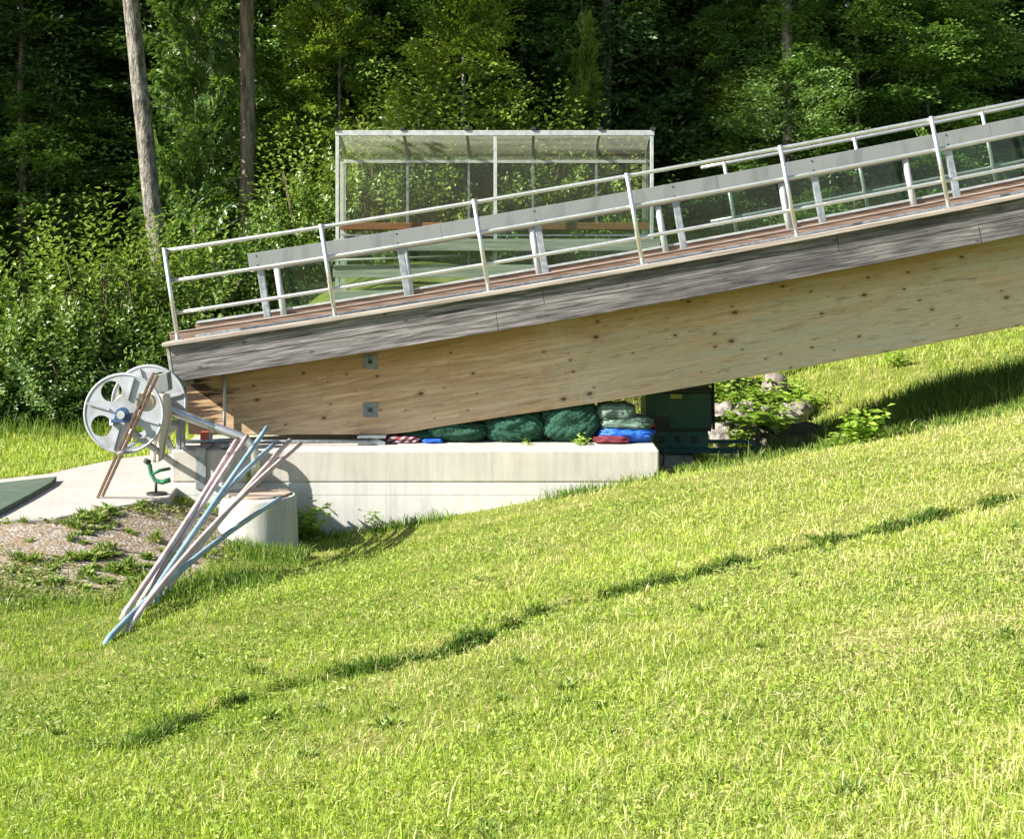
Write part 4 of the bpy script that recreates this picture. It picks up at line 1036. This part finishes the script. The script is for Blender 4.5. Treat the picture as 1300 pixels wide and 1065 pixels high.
for (px, Y, rot, sc, k, lab) in (
  (470,27.2,.3,1.05,'b2','bush seen through the left pane of the shelter'), (540,27.6,1.5,1.15,'b1','bush seen through the second pane of the shelter'),
  (615,27.3,2.6,1.1,'b2','bush seen behind the middle post of the shelter'), (690,27.6,.9,1.1,'b1','bush seen through the fourth pane of the shelter'),
  (770,27.4,4.0,1.05,'b2','bush seen through the right pane of the shelter'), (840,28.0,2.0,.9,'b3','dark bush just right of the shelter')):
    plant_bush(k, at(px, Y), Y, rot, sc, lab, 'bushes behind the shelter')
plant_tree('ash_sapling', 'ash', 'thin', at(246,28.2), 28.2, .6, (.85,.85,1.3), 'young ash with drooping feathered leaves between the two tall trunks', 'tree')
plant_tree('ash_sapling', 'ash', 'thin', at(368,29.8), 29.8, 2.6, (1.,1.,1.2), 'young ash close to the right of the straight brown trunk', 'tree')
plant_tree('young_beech', 'under2', 'thin', at(268,30.6), 30.6, 1.7, (1.1,1.1,1.35), 'leafy young tree filling the space between the two tall trunks', 'tree')
plant_tree('young_beech', 'under2', 'thin', at(392,30.0), 30.0, 3.9, (1.,1.,1.3), 'leafy young tree just left of the shelter behind the bushes', 'tree')
plant_tree('young_beech', 'under1', 'thin', at(60,31.5), 31.5, 5.0, (1.,1.,.9), 'dim leafy tree in the shade at the upper left', 'tree')
plant_tree('beech_tree', 'under1', 'thin', at(545,30.8), 30.8, 2.2, (1.,1.,1.05), 'dense beech behind the slim young beech above the shelter', 'tree')
plant_tree('beech_tree', 'under1', 'thin', at(660,31.8), 31.8, .7, (1.1,1.1,.9), 'dense shaded beech above the middle of the shelter', 'tree')
plant_tree('beech_tree', 'under1', 'thin', at(320,31.0), 31.0, 5.6, (1.1,1.1,1.15), 'dense beech right behind the straight brown trunk', 'tree')
plant_tree('beech_tree', 'beech1', 'thin', at(925,31.6), 31.6, 3.4, (.7,.7,.8), 'half lit beech overlapping the left side of the broad layered beech', 'tree')
plant_tree('young_beech', 'beech2', 'thin', at(430,29.0), 29.0, 5.3, (.85,.85,.95), 'yellow green young beech behind the left end of the shelter', 'tree')
plant_tree('young_beech', 'beech2', 'thin', at(585,28.6), 28.6, .3, (1.,1.,.88), 'young yellow green beech with a thin pale stem above the shelter', 'tree')
plant_tree('beech_tree', 'under1', 'thin', at(470,30.5), 30.5, 1.1, 1.1, 'dense mid green beech rising behind the left half of the shelter', 'tree')
plant_tree('beech_tree', 'under1', 'thin', at(400,31.5), 31.5, 4.1, 1.15, 'dense beech in half shade right of the straight brown trunk', 'tree')
plant_tree('young_beech', 'under2', 'short', at(1000,28.4), 28.4, 2.9, (1.0,.85,.86), 'leafy young beech covering the foot of the pale trunk on the right', 'tree')
plant_tree('beech_tree', 'beech1', 'thin', at(1085,30.3), 30.3, .2, (1.15,1.1,.92), 'broad sunlit beech with layered branches above the right part of the ramp', 'tree')
plant_tree('beech_tree', 'beech1', 'thin', at(1180,31.0), 31.0, 2.3, (1.,1.,1.0), 'sunlit beech standing right of the broad layered beech', 'tree')
plant_tree('young_beech', 'beech2', 'thin', at(950,31.0), 31.0, 4.2, (.8,.8,.62), 'young beech filling the gap left of the broad layered beech', 'tree')
plant_tree('spruce_tree', 'spruce', 'mid', at(856,34.0), 34.0, .8, (1.,1.,1.), 'olive green spruce with hanging twigs above the right end of the shelter', 'tree')
plant_tree('young_beech', 'beech2', 'thin', at(738,29.4), 29.4, 1.2, (.28,.28,.8), 'slender beech sapling whose yellow green tip shows above the shelter roof', 'tree')
plant_bush('b3', at(1120,28.6), 28.6, 1.1, (1.5,1.,.75), 'low bush seen through the glass below the broad beech', 'bushes behind the ramp')
plant_bush('b2', at(1290,28.6), 28.6, 3.1, (1.2,1.,.75), 'low bush seen through the glass at the right edge', 'bushes behind the ramp')

# deep forest: dark trees, one behind the other
r = random.Random(5); k = 0
rows = [(31.5, 3.1, .75), (34.5, 3.3, .95), (38.5, 3.6, 1.0), (43.5, 4.2, 1.1), (50.0, 5.2, 1.2)]
for (Y, stp, sc) in rows:
    x = -.42 * Y - 3
    while x < .42 * Y + 3:
        xx = x + r.uniform(-.8, .8); yy = Y + r.uniform(-1., 1.)
        keep = not (Y < 33 and (xx > 2.2 or -4.9 < xx < .4))
        if keep:
            plant_tree('forest_tree', 'dark1' if k % 2 else 'dark2', 'mid', xx, yy, r.uniform(0, 6.28), (sc * r.uniform(.85, 1.15), sc * r.uniform(.85, 1.15), sc * r.uniform(.8, 1.1)), 'dark shaded tree in the dense forest behind the ramp', 'tree', 'dark trees deep in the forest')
            k += 1
        x += stp
# tall trees added to shade the deep forest, their crowns above the view
for i, (x, y) in enumerate(((-26,29),(-21,31.5),(-16.5,29.5),(-15.5,33.5),(-10.5,38.5),(-3.0,32.0),(1.5,33.2),(4.5,35.5),(9.5,36.5),(14,34),(-31,24),(-24,36),(-18,37),(-6,36),(0,38),(13,40))):
    plant_tree('shade_tree', 'high1' if i % 2 else 'high2', 'high', x, y, i * 1.3, 1.0, 'tall dark forest tree added for shade, its crown out of view above', 'tree', 'tall trees added to shade the forest')

# ---------------------------------------------------------------- small plants
def ok_simple(x, y):
    a = np.array([x]); b = np.array([y]); return not (inpoly(a, b, PATH)[0] or inpoly(a, b, GRAV)[0])
def rosette(n, L, seed, upm=.5, asp=.3):
    r = np.random.default_rng(seed); az = r.uniform(0, 6.28, n); u = r.uniform(.1, 1.2, n) * upm
    d = unit(np.stack([np.cos(az), np.sin(az), u], 1)); p = r.normal(0, L * .25, (n, 3)); p[:, 2] = np.abs(p[:, 2]) * .4
    nn = unit(np.stack([-np.cos(az) * u, -np.sin(az) * u, np.ones(n)], 1) + r.normal(0, .3, (n, 3)))
    l = L * r.uniform(.6, 1.2, n); return leaves('leaves', p, d, nn, l, l * asp, r.random(n), 'leaf_weed', (r.random(n) < .08) * .8)
WE = [rosette(34, .13, 1, .7, .38), rosette(56, .09, 2, 1.4, .5), rosette(40, .15, 3, 1.6, .2), rosette(70, .08, 4, .9, .6)]
r = random.Random(3); wp = []
gx0 = [p[0] for p in GRAV]; gy0 = [p[1] for p in GRAV]
tries = 0
while len(wp) < 130 and tries < 5000:
    tries += 1
    x, y = r.uniform(min(gx0), max(gx0)), r.uniform(min(gy0), max(gy0))
    if not inpoly(np.array([x]), np.array([y]), GRAV)[0] or inpoly(np.array([x]), np.array([y]), PATH)[0]: continue
    if float(wob(np.array([x * 2.1]), np.array([y * 2.1]))[0]) < r.uniform(-.15, .5): continue
    if r.random() < .6 and wp:
        x2, y2 = r.choice(wp); x, y = x2 + r.gauss(0, .12), y2 + r.gauss(0, .12)
        if not inpoly(np.array([x]), np.array([y]), GRAV)[0] or inpoly(np.array([x]), np.array([y]), PATH)[0]: continue
    wp.append((x, y))
wp += [(p.x, p.y) for p in (hit(*q) for q in ((105,655),(118,652),(132,649),(180,642),(192,640),(204,638),(228,636),(240,630),(252,628),(262,640),(345,680),(385,672),(395,668),(402,676),(380,660),(60,662),(30,664),(8,664)))]
for i, (x, y) in enumerate(wp):
    o = link('weed', WE[i % 4], None, (x, y, gzp(x, y) - .01)); s = r.uniform(.35, 1.0); o.scale = (s, s, s * r.uniform(.7, 1.3)); o.rotation_euler = (0, 0, r.uniform(0, 6.28))
    tag(o, 'small green weed growing in the gravel patch before the path', 'weed', 'weeds in the gravel')
r = random.Random(21)
for i in range(70):
    y = math.exp(r.uniform(math.log(5.0), math.log(13.0))); x = r.uniform(-1, 1) * .36 * y
    if not ok_simple(x, y): continue
    o = link('plantain', WE[i % 3], None, (x, y, gzp(x, y) - .005)); s = r.uniform(.3, .6) * min(1, .45 + y / 16); o.scale = (s, s, s * 1.1); o.rotation_euler = (0, 0, r.uniform(0, 6.28))
    tag(o, 'broad leaved meadow weed growing low in the mown grass slope', 'weed', 'meadow weeds in the grass slope')
def stemplant(name, px, py, Y, H, n, seed, mat, lab, cat, asp=.5, L=.10, spread=.5, nleaf=9):
    r = np.random.default_rng(seed); pos, d, nn = [], [], []
    for k in range(n):
        az = r.uniform(0, 6.28); tip = np.array([math.cos(az) * spread * r.random(), math.sin(az) * spread * r.random(), r.uniform(.5, 1.)]) * H
        for j in range(nleaf):
            u = .35 + .65 * j / nleaf; a2 = r.uniform(0, 6.28)
            pos.append(tip * u + r.normal(0, .03, 3)); d.append([math.cos(a2), math.sin(a2), r.uniform(-.2, .4)]); nn.append([r.normal(0, .4), r.normal(0, .4) - .3, 1])
    pos = np.array(pos); l = L * r.uniform(.7, 1.3, len(pos)); c = P(px, py, Y)
    t_ = thing(name, lab, cat, c); link('leaves', leaves('leaves', pos, unit(np.array(d)), unit(np.array(nn)), l, l * asp, r.random(len(pos)), mat), t_)
    return t_
stemplant('leafy_plant', 1095, 572, 18.0, .55, 26, 5, 'leaf_plant', 'bright yellow green leafy plant on the grass crest right of the dark boulder', 'plant', .55, .11, .75, 10)
stemplant('leafy_plant', 1125, 576, 17.9, .3, 18, 6, 'leaf_plant', 'lower light green leafy plant beside the tallest bright plant', 'plant', .5, .09, .9, 8)
stemplant('leafy_plant', 1065, 578, 18.3, .34, 14, 15, 'leaf_plant', 'small light green plant in front of the dark boulder', 'plant', .5, .09, .8, 8)
stemplant('leafy_plant', 1140, 470, 24.0, .5, 18, 7, 'leaf_plant', 'pale green leafy plant on the lit bank above the shadow', 'plant', .45, .10, .9, 8)
stemplant('leafy_plant', 895, 596, 21.6, .3, 18, 8, 'leaf_plant', 'yellow green plant at the corner of the concrete sleepers', 'plant', .5, .10, .8, 7)
stemplant('leafy_plant', 388, 686, 17.3, .5, 22, 9, 'leaf_fern', 'broad leaved plant in the corner between manhole and wall', 'plant', .5, .11, .8, 8)
stemplant('leafy_plant', 320, 618, 17.42, .22, 10, 10, 'leaf_plant', 'small yellow green plant behind the manhole at the pipe', 'plant', .5, .07, .6, 7)
stemplant('leafy_plant', 737, 566, 18.0, .09, 22, 11, 'leaf_plant', 'tiny pale green tuft sprouting on top of the wall', 'plant', .5, .05, 1.6, 5)
stemplant('leafy_plant', 668, 566, 17.98, .07, 12, 12, 'leaf_fern', 'tiny dark green tuft on top of the wall left of the pale tuft', 'plant', .5, .045, 1.8, 4)
stemplant('leafy_plant', 905, 505, 23.6, .5, 24, 13, 'leaf_fern', 'leafy green plant behind the top corner of the machine', 'plant', .5, .11, .9, 9)
for q_, (px_, py_, Y_, H_, lb_) in enumerate(((925,520,23.0,.55,'leafy weed growing over the flat topped boulder'),(958,545,22.6,.5,'leafy weed between the boulders in the middle of the pile'),(990,552,22.5,.6,'leafy weed at the right end of the rock pile'),(1015,530,23.2,.6,'leafy weed on the lit bank right of the rock pile'),(940,575,22.2,.4,'leafy weed behind the tow rails'),(975,520,23.8,.6,'leafy weed in front of the stump'))):
    stemplant('leafy_plant', px_, py_, Y_, H_, 26, 40 + q_, 'leaf_plant' if q_ % 2 else 'leaf_fern', lb_, 'plant', .45, .10, .9, 9)
stemplant('leafy_plant', 470, 668, 17.42, .2, 9, 14, 'leaf_fern', 'small dark plant at the foot of the wall', 'plant', .4, .07, .9, 6)
def fern(px, py, Y, n, L, seed, lab):
    r = np.random.default_rng(seed); pos, d, nn, ll = [], [], [], []
    for k in range(n):
        az = r.uniform(0, 6.28); el = r.uniform(.5, 1.1); h = np.array([math.cos(az), math.sin(az), 0])
        for j in range(16):
            u = (j + 1) / 16; p = h * L * u * math.cos(el) + np.array([0, 0, L * (math.sin(el) * u - .55 * u * u)]); s_ = np.array([-h[1], h[0], 0])
            w = .16 * math.sin(math.pi * (.12 + .88 * (1 - u))) + .02
            for q in (-1, 1): pos.append(p); d.append(s_ * q + h * .35 + np.array([0, 0, -.15])); nn.append(np.array([0, 0, 1.]) + r.normal(0, .2, 3)); ll.append(w * L * 1.4)
    l = np.array(ll); t_ = thing('fern', lab, 'fern', P(px, py, Y), 'ferns over the rock pile'); link('fronds', leaves('fronds', np.array(pos), unit(np.array(d)), unit(np.array(nn)), l, l * .3, r.random(len(l)), 'leaf_fern'), t_)
fern(945,540,22.2,13,.62,1,'fern with arching fronds over the middle of the rock pile')
fern(985,545,22.0,14,.66,2,'large fern at the right end of the rock pile')
fern(935,515,23.4,12,.55,3,'fern behind the top of the rock pile')
fern(1005,515,23.5,13,.6,4,'fern on the lit bank below the stump')
fern(970,508,23.9,12,.55,5,'fern at the foot of the stump')
fern(920,540,20.2,8,.4,6,'small fern next to the machine corner')

# ---------------------------------------------------------------- grass
def blades(name, x, y, z, h, w, var, dry, lean, mat, seed, la=None):
    r = np.random.default_rng(seed); N = len(x); az = r.uniform(0, 2*math.pi, N); la = az + r.normal(0, 1.2, N) if la is None else la + r.normal(0, .6, N)
    b = np.stack([x, y, z], 1); s = np.stack([np.cos(az), np.sin(az), np.zeros(N)], 1); ld = np.stack([np.cos(la), np.sin(la), np.zeros(N)], 1)
    up = np.array([0, 0, 1.]); L = lean[:, None]; H = h[:, None]; W = w[:, None]
    m1 = b + ld * L * H * .35 + up * H * .6; tp = b + ld * L * H + up * H * np.clip(1 - .35 * L * L, .3, 1)
    v = np.empty((N, 5, 3), np.float32); v[:, 0] = b - s * W * .5; v[:, 1] = b + s * W * .5; v[:, 2] = m1 + s * W * .42; v[:, 3] = m1 - s * W * .42; v[:, 4] = tp
    o5 = np.arange(N)[:, None] * 5; lp = np.concatenate([o5 + np.array([0,1,2,3]), o5 + np.array([3,2,4])], 1).ravel()
    return np_mesh(name, v.reshape(-1, 3), lp, np.tile([4, 3], N), mat, {'var': ('FACE', np.repeat(var, 2)), 'dry': ('FACE', np.repeat(dry, 2))})
def ok_mask(x, y, grav=.06):
    k = ~inpoly(x, y, PATH) & ~inpoly(x, y, BLOCK) & (np.hypot(x - MHC[0], y - MHC[1]) > MHR + .02)
    g = inpoly(x + .25 * wob(x, y, 2.), y + .25 * wob(y, x, 2.), GRAV); k &= ~g | (rng.random(len(x)) < grav); return k
def field(N, y0, y1):
    y = np.exp(rng.uniform(math.log(y0), math.log(y1), N)); x = rng.uniform(-1, 1, N) * (.37 * y + 1.0)
    k = ok_mask(x, y) & ~((y > 17.5) & (x < 1.72)); return x[k], y[k]
# single blades and tufts of a dozen blades with a common tone
x1, y1 = field(300000, 4.0, 19.3); t1 = rng.random(len(x1)); a1 = rng.uniform(0, 6.28, len(x1)); s1 = np.ones(len(x1))
cx, cy = field(19000, 4.0, 19.3); k = rng.random(len(cx)) < np.clip(.55 + .6 * wob(cx * 1.9, cy * 1.9), .15, 1); cx, cy = cx[k], cy[k]; nb = rng.integers(8, 22, len(cx)); ci = np.repeat(np.arange(len(cx)), nb)
a2 = rng.uniform(0, 6.28, len(ci)); rr = np.abs(rng.normal(0, .018 + .0022 * cy[ci], len(ci))); x2 = cx[ci] + rr * np.cos(a2); y2 = cy[ci] + rr * np.sin(a2); t2 = np.clip(rng.random(len(cx))[ci] + rng.normal(0, .1, len(ci)), 0, 1); s2 = rng.uniform(.75, 1.5, len(cx))[ci]
x = np.concatenate([x1, x2]); y = np.concatenate([y1, y2]); tone = np.concatenate([t1, t2]); la_ = np.concatenate([a1, a2]); ts = np.concatenate([s1, s2])
k = ok_mask(x, y); x, y, tone, la_, ts = x[k], y[k], tone[k], la_[k], ts[k]
q = wob(x, y); q2 = wob(x * 2.7 + 5, y * 2.7); q3 = wob(x * 5.1 + 2, y * 5.1)
bare = np.clip((q2 + .5 * q3 + .10 * np.clip(x, -3, 5) * (y < 14) - .55) * 2.2, 0, .8); k = rng.random(len(x)) > bare
x, y, tone, la_, ts, q, q2, q3, bare = [v_[k] for v_ in (x, y, tone, la_, ts, q, q2, q3, bare)]; N = len(x); z = gz(x, y)
crest = np.clip((y - 17.2) / .8, 0, 1) * np.clip((x - 1.6) / .8, 0, 1)
wallside = np.exp(-((y - 17.4) / .3) ** 2) * (x < 1.8) + np.exp(-np.abs(y - 13.9) / .8) * (x < -2.6) * .8
dryness = np.clip(.15 + .15 * q2 + .10 * q3 + .05 * np.clip(x, -4, 4) + .25 * bare, .03, .68)
h = .032 * np.exp(rng.normal(0, .42, N)) * (1 + .30 * q + .25 * q3) * ts * (1 + .9 * crest * rng.random(N) + 1.0 * wallside * rng.random(N))
h *= 1 + (rng.random(N) < .010) * rng.uniform(.6, 1.6, N)
w = (.0029 + .00032 * y) * rng.uniform(.6, 1.5, N)
dry = np.where(rng.random(N) < dryness, rng.uniform(.55, 1, N), rng.uniform(0, .15, N) + dryness * .3)
var = np.clip(.46 + .18 * q + .12 * q3 + .75 * (tone - .5) + .03 * x, 0, 1)
me = blades('lawn_grass', x, y, z - .004, h, w, var, dry, np.abs(rng.normal(.75, .45, N)), 'grass', 1, la_ + .0 * q)
tag(link('lawn_grass', me), 'short sunlit yellow green meadow grass on the slope before the ramp', 'grass', kind='stuff')
# dry clippings lying in the turf
x, y = field(30000, 4.0, 15.0); k = rng.random(len(x)) < np.clip(.35 + .5 * wob(x * 2.7 + 5, y * 2.7) + .08 * x, .05, 1); x, y = x[k], y[k]; N = len(x)
az = rng.uniform(0, 6.28, N); nn = unit(np.stack([rng.normal(0, .3, N), rng.normal(0, .3, N), np.ones(N)], 1)); d = np.stack([np.cos(az), np.sin(az), rng.normal(0, .2, N)], 1); d = unit(d - nn * (d * nn).sum(1)[:, None]); l = rng.uniform(.03, .10, N)
me = leaves('clippings', np.stack([x, y, gz(x, y) + rng.uniform(.008, .035, N)], 1), d, nn, l, (.003 + .0003 * y) * rng.uniform(.7, 1.4, N), rng.random(N), 'grass', rng.uniform(.7, 1, N))
tag(link('clippings', me), 'pale dry grass clippings lying in the mown meadow', 'grass clippings', kind='stuff')
# clover and small broad leaves in the turf
N = 60000
y = np.exp(rng.uniform(math.log(4.0), math.log(16), N)); x = rng.uniform(-1, 1, N) * (.37 * y + 1.0); k = ok_mask(x, y, .02) & (wob(x * 1.6, y * 1.6 + 9) > -.1); x, y = x[k], y[k]; N = len(x)
az = rng.uniform(0, 6.28, N); nn = unit(np.stack([rng.normal(0, .45, N), rng.normal(0, .45, N), np.ones(N)], 1)); d = np.stack([np.cos(az), np.sin(az), np.zeros(N)], 1); d = unit(d - nn * (d * nn).sum(1)[:, None])
l = (.014 + .0012 * y) * rng.uniform(.6, 1.5, N)
me = leaves('clover', np.stack([x, y, gz(x, y) + rng.uniform(.012, .045, N)], 1), d, nn, l, l * .75, np.clip(.35 + .25 * wob(x, y) + rng.normal(0, .2, N), 0, 1), 'grass', rng.uniform(0, .25, N))
tag(link('clover', me), 'clover and small broad leaves scattered through the sunlit meadow turf', 'clover', kind='stuff')
N = 60000
x = rng.uniform(min(p[0] for p in GRAV) - .2, max(p[0] for p in GRAV) + .2, N); y = rng.uniform(min(p[1] for p in GRAV) - .2, max(p[1] for p in GRAV) + .3, N)
k = inpoly(x, y, GRAV) & ~inpoly(x, y, PATH) & (wob(x * 2.3 + 3, y * 2.3) + .6 * wob(x * 6, y * 6) > rng.uniform(.0, .9, N)); x, y = x[k], y[k]; N = len(x)
az = rng.uniform(0, 6.28, N); nn = unit(np.stack([rng.normal(0, .5, N), rng.normal(0, .5, N), np.ones(N)], 1)); d = np.stack([np.cos(az), np.sin(az), rng.uniform(0, .8, N)], 1); d = unit(d - nn * (d * nn).sum(1)[:, None] * .7); l = rng.uniform(.02, .06, N)
me = leaves('ground_cover', np.stack([x, y, gz(x, y) + rng.uniform(.0, .03, N)], 1), d, nn, l, l * .5, rng.random(N), 'leaf_weed', np.where(rng.random(N) < .3, rng.uniform(.6, 1, N), .1))
tag(link('ground_cover', me), 'low mossy weeds and dry stems creeping over the gravel patch', 'ground cover', kind='stuff')
# taller tufts along the low bank; their darker blades draw its shadow line
pl = np.array(RUT); seg = np.hypot(*np.diff(pl, axis=0).T); cum = np.concatenate([[0], np.cumsum(seg)]); N = 15000
u = rng.random(N) * cum[-1]; cx = np.interp(u, cum, pl[:, 0]); cy = np.interp(u, cum, pl[:, 1])
dens = np.clip(.55 + .75 * np.sin(u * 2.3 + 1.) * np.sin(u * 5.1 + .4) + .25 * (cy < 8.5), .28, 1); k = rng.random(N) < dens
cx, cy, u, dens = cx[k], cy[k], u[k], dens[k]; N = len(cx); x = cx + rng.normal(.0, .035, N); y = cy + rng.normal(.0, .03, N)
h = rng.uniform(.025, .075, N) * (.45 + 1.0 * dens ** 1.5)
me = blades('bank_grass', x, y, gz(x, y) - .01, h, (.0045 + .0003 * y) * rng.uniform(.8, 1.5, N), rng.random(N) * .7, (rng.random(N) < .06) * .8, np.abs(rng.normal(.45, .3, N)), 'grass_tall', 2)
tag(link('bank_grass', me), 'taller grass along the low bank crossing the meadow, coloured darker for its shade', 'grass', kind='stuff')
# long grass on the crest and in the ditch behind it
xs_, ys_, hs_ = [], [], []
N = 3800; x = rng.uniform(1.9, 8.5, N); y = 17.5 + .75 * np.clip((x - 1.9) / 1.7, 0, 1) + rng.normal(0, .14, N); xs_.append(x); ys_.append(y); hs_.append(rng.uniform(.06, .26, N) * (.7 + .5 * np.abs(wob(x * 2, y * 2))))
N = 22000; x = rng.uniform(2.6, 10, N); y = rng.uniform(18.9, 22.2, N); k = wob(x * 1.3, y * 1.3) > -.35; x, y = x[k], y[k]; xs_.append(x); ys_.append(y); hs_.append(rng.uniform(.12, .36, len(x)))
N = 5000; x = rng.uniform(-5.2, -2.2, N); y = 13.7 + (x + 3.7) * .3 + rng.normal(0, .45, N); xs_.append(x); ys_.append(y); hs_.append(rng.uniform(.07, .2, N))
N = 3500; x = rng.uniform(-2.5, 1.7, N); y = 17.44 - np.abs(rng.normal(0, .10, N)); k = wob(x * 2.2, y) > rng.uniform(-.3, .9, N); x, y = x[k], y[k]; xs_.append(x); ys_.append(y); hs_.append(rng.uniform(.05, .2, len(x)))
N = 1800; x = rng.uniform(-3.4, -2.2, N); y = 16.3 - np.abs(rng.normal(0, .3, N)); xs_.append(x); ys_.append(y); hs_.append(rng.uniform(.08, .22, N))
N = 4000; x = rng.uniform(-12, -4.6, N); y = 23.2 + rng.normal(0, .3, N); xs_.append(x); ys_.append(y); hs_.append(rng.uniform(.1, .4, N))
x, y, h = map(np.concatenate, (xs_, ys_, hs_)); k = ok_mask(x, y); x, y, h = x[k], y[k], h[k]; N = len(x)
me = blades('long_grass', x, y, gz(x, y) - .02, h, rng.uniform(.007, .013, N), np.clip(rng.normal(.6, .25, N), 0, 1), (rng.random(N) < .07) * .8, np.abs(rng.normal(.45, .35, N)), 'grass_tall', 3)
tag(link('long_grass', me), 'long green grass on the crest, in the ditch and at the foot of the wall', 'grass', kind='stuff')
# lawns behind
N = 120000
x = np.concatenate([rng.uniform(-13, -2.6, N // 2), rng.uniform(1.2, 13, N // 2)]); y = np.concatenate([rng.uniform(18.3, 24.0, N // 2), 19 + 11 * rng.random(N // 2) ** 1.3])
k = ok_mask(x, y); x, y = x[k], y[k]; N = len(x); q = wob(x, y)
me = blades('back_lawn', x, y, gz(x, y) - .006, .075 * np.exp(rng.normal(0, .35, N)) * (1 + .4 * q), rng.uniform(.010, .018, N), np.clip(.55 + .25 * q + rng.normal(0, .2, N), 0, 1), np.where(rng.random(N) < .12, .8, .1), np.abs(rng.normal(.5, .4, N)), 'grass', 4)
tag(link('back_lawn', me), 'sunlit lawn grass behind the ramp and beyond the concrete path', 'grass', kind='stuff')

# ---------------------------------------------------------------- light, sky, camera
AZ, EL = R(68), R(34)
S = V((-math.sin(AZ) * math.cos(EL), -math.cos(AZ) * math.cos(EL), math.sin(EL)))
sun = bpy.data.lights.new('sun', 'SUN'); sun.energy = 5.0; sun.angle = R(.5); sun.color = (1., .95, .86)
so = bpy.data.objects.new('sun', sun); C.objects.link(so); so.rotation_euler = (-S).to_track_quat('-Z', 'Y').to_euler(); so.location = S * 60
w = bpy.data.worlds.new('World'); scene.world = w; w.use_nodes = True
nt = w.node_tree; nt.nodes.clear(); sky = nt.nodes.new('ShaderNodeTexSky'); sky.sky_type = 'NISHITA'; sky.sun_disc = False
sky.sun_elevation = EL; sky.sun_rotation = math.atan2(S.x, S.y) % (2 * math.pi)
bg = nt.nodes.new('ShaderNodeBackground'); bg.inputs[1].default_value = .07; ow = nt.nodes.new('ShaderNodeOutputWorld')
nt.links.new(sky.outputs[0], bg.inputs[0]); nt.links.new(bg.outputs[0], ow.inputs[0])
cam = bpy.data.cameras.new('camera'); co = bpy.data.objects.new('camera', cam); C.objects.link(co); co.rotation_euler = (math.pi / 2, 0, 0)
cam.sensor_width = 36; cam.lens = 36 * F / 1300; cam.shift_y = -(532.5 - HZ) / 1300; cam.clip_end = 1000; cam.clip_start = .1
scene.camera = co
scene.view_settings.view_transform = 'Standard'; scene.view_settings.look = 'None'; scene.view_settings.exposure = 1.5; scene.view_settings.gamma = 1
scene.cycles.max_bounces = 8; scene.cycles.transparent_max_bounces = 16
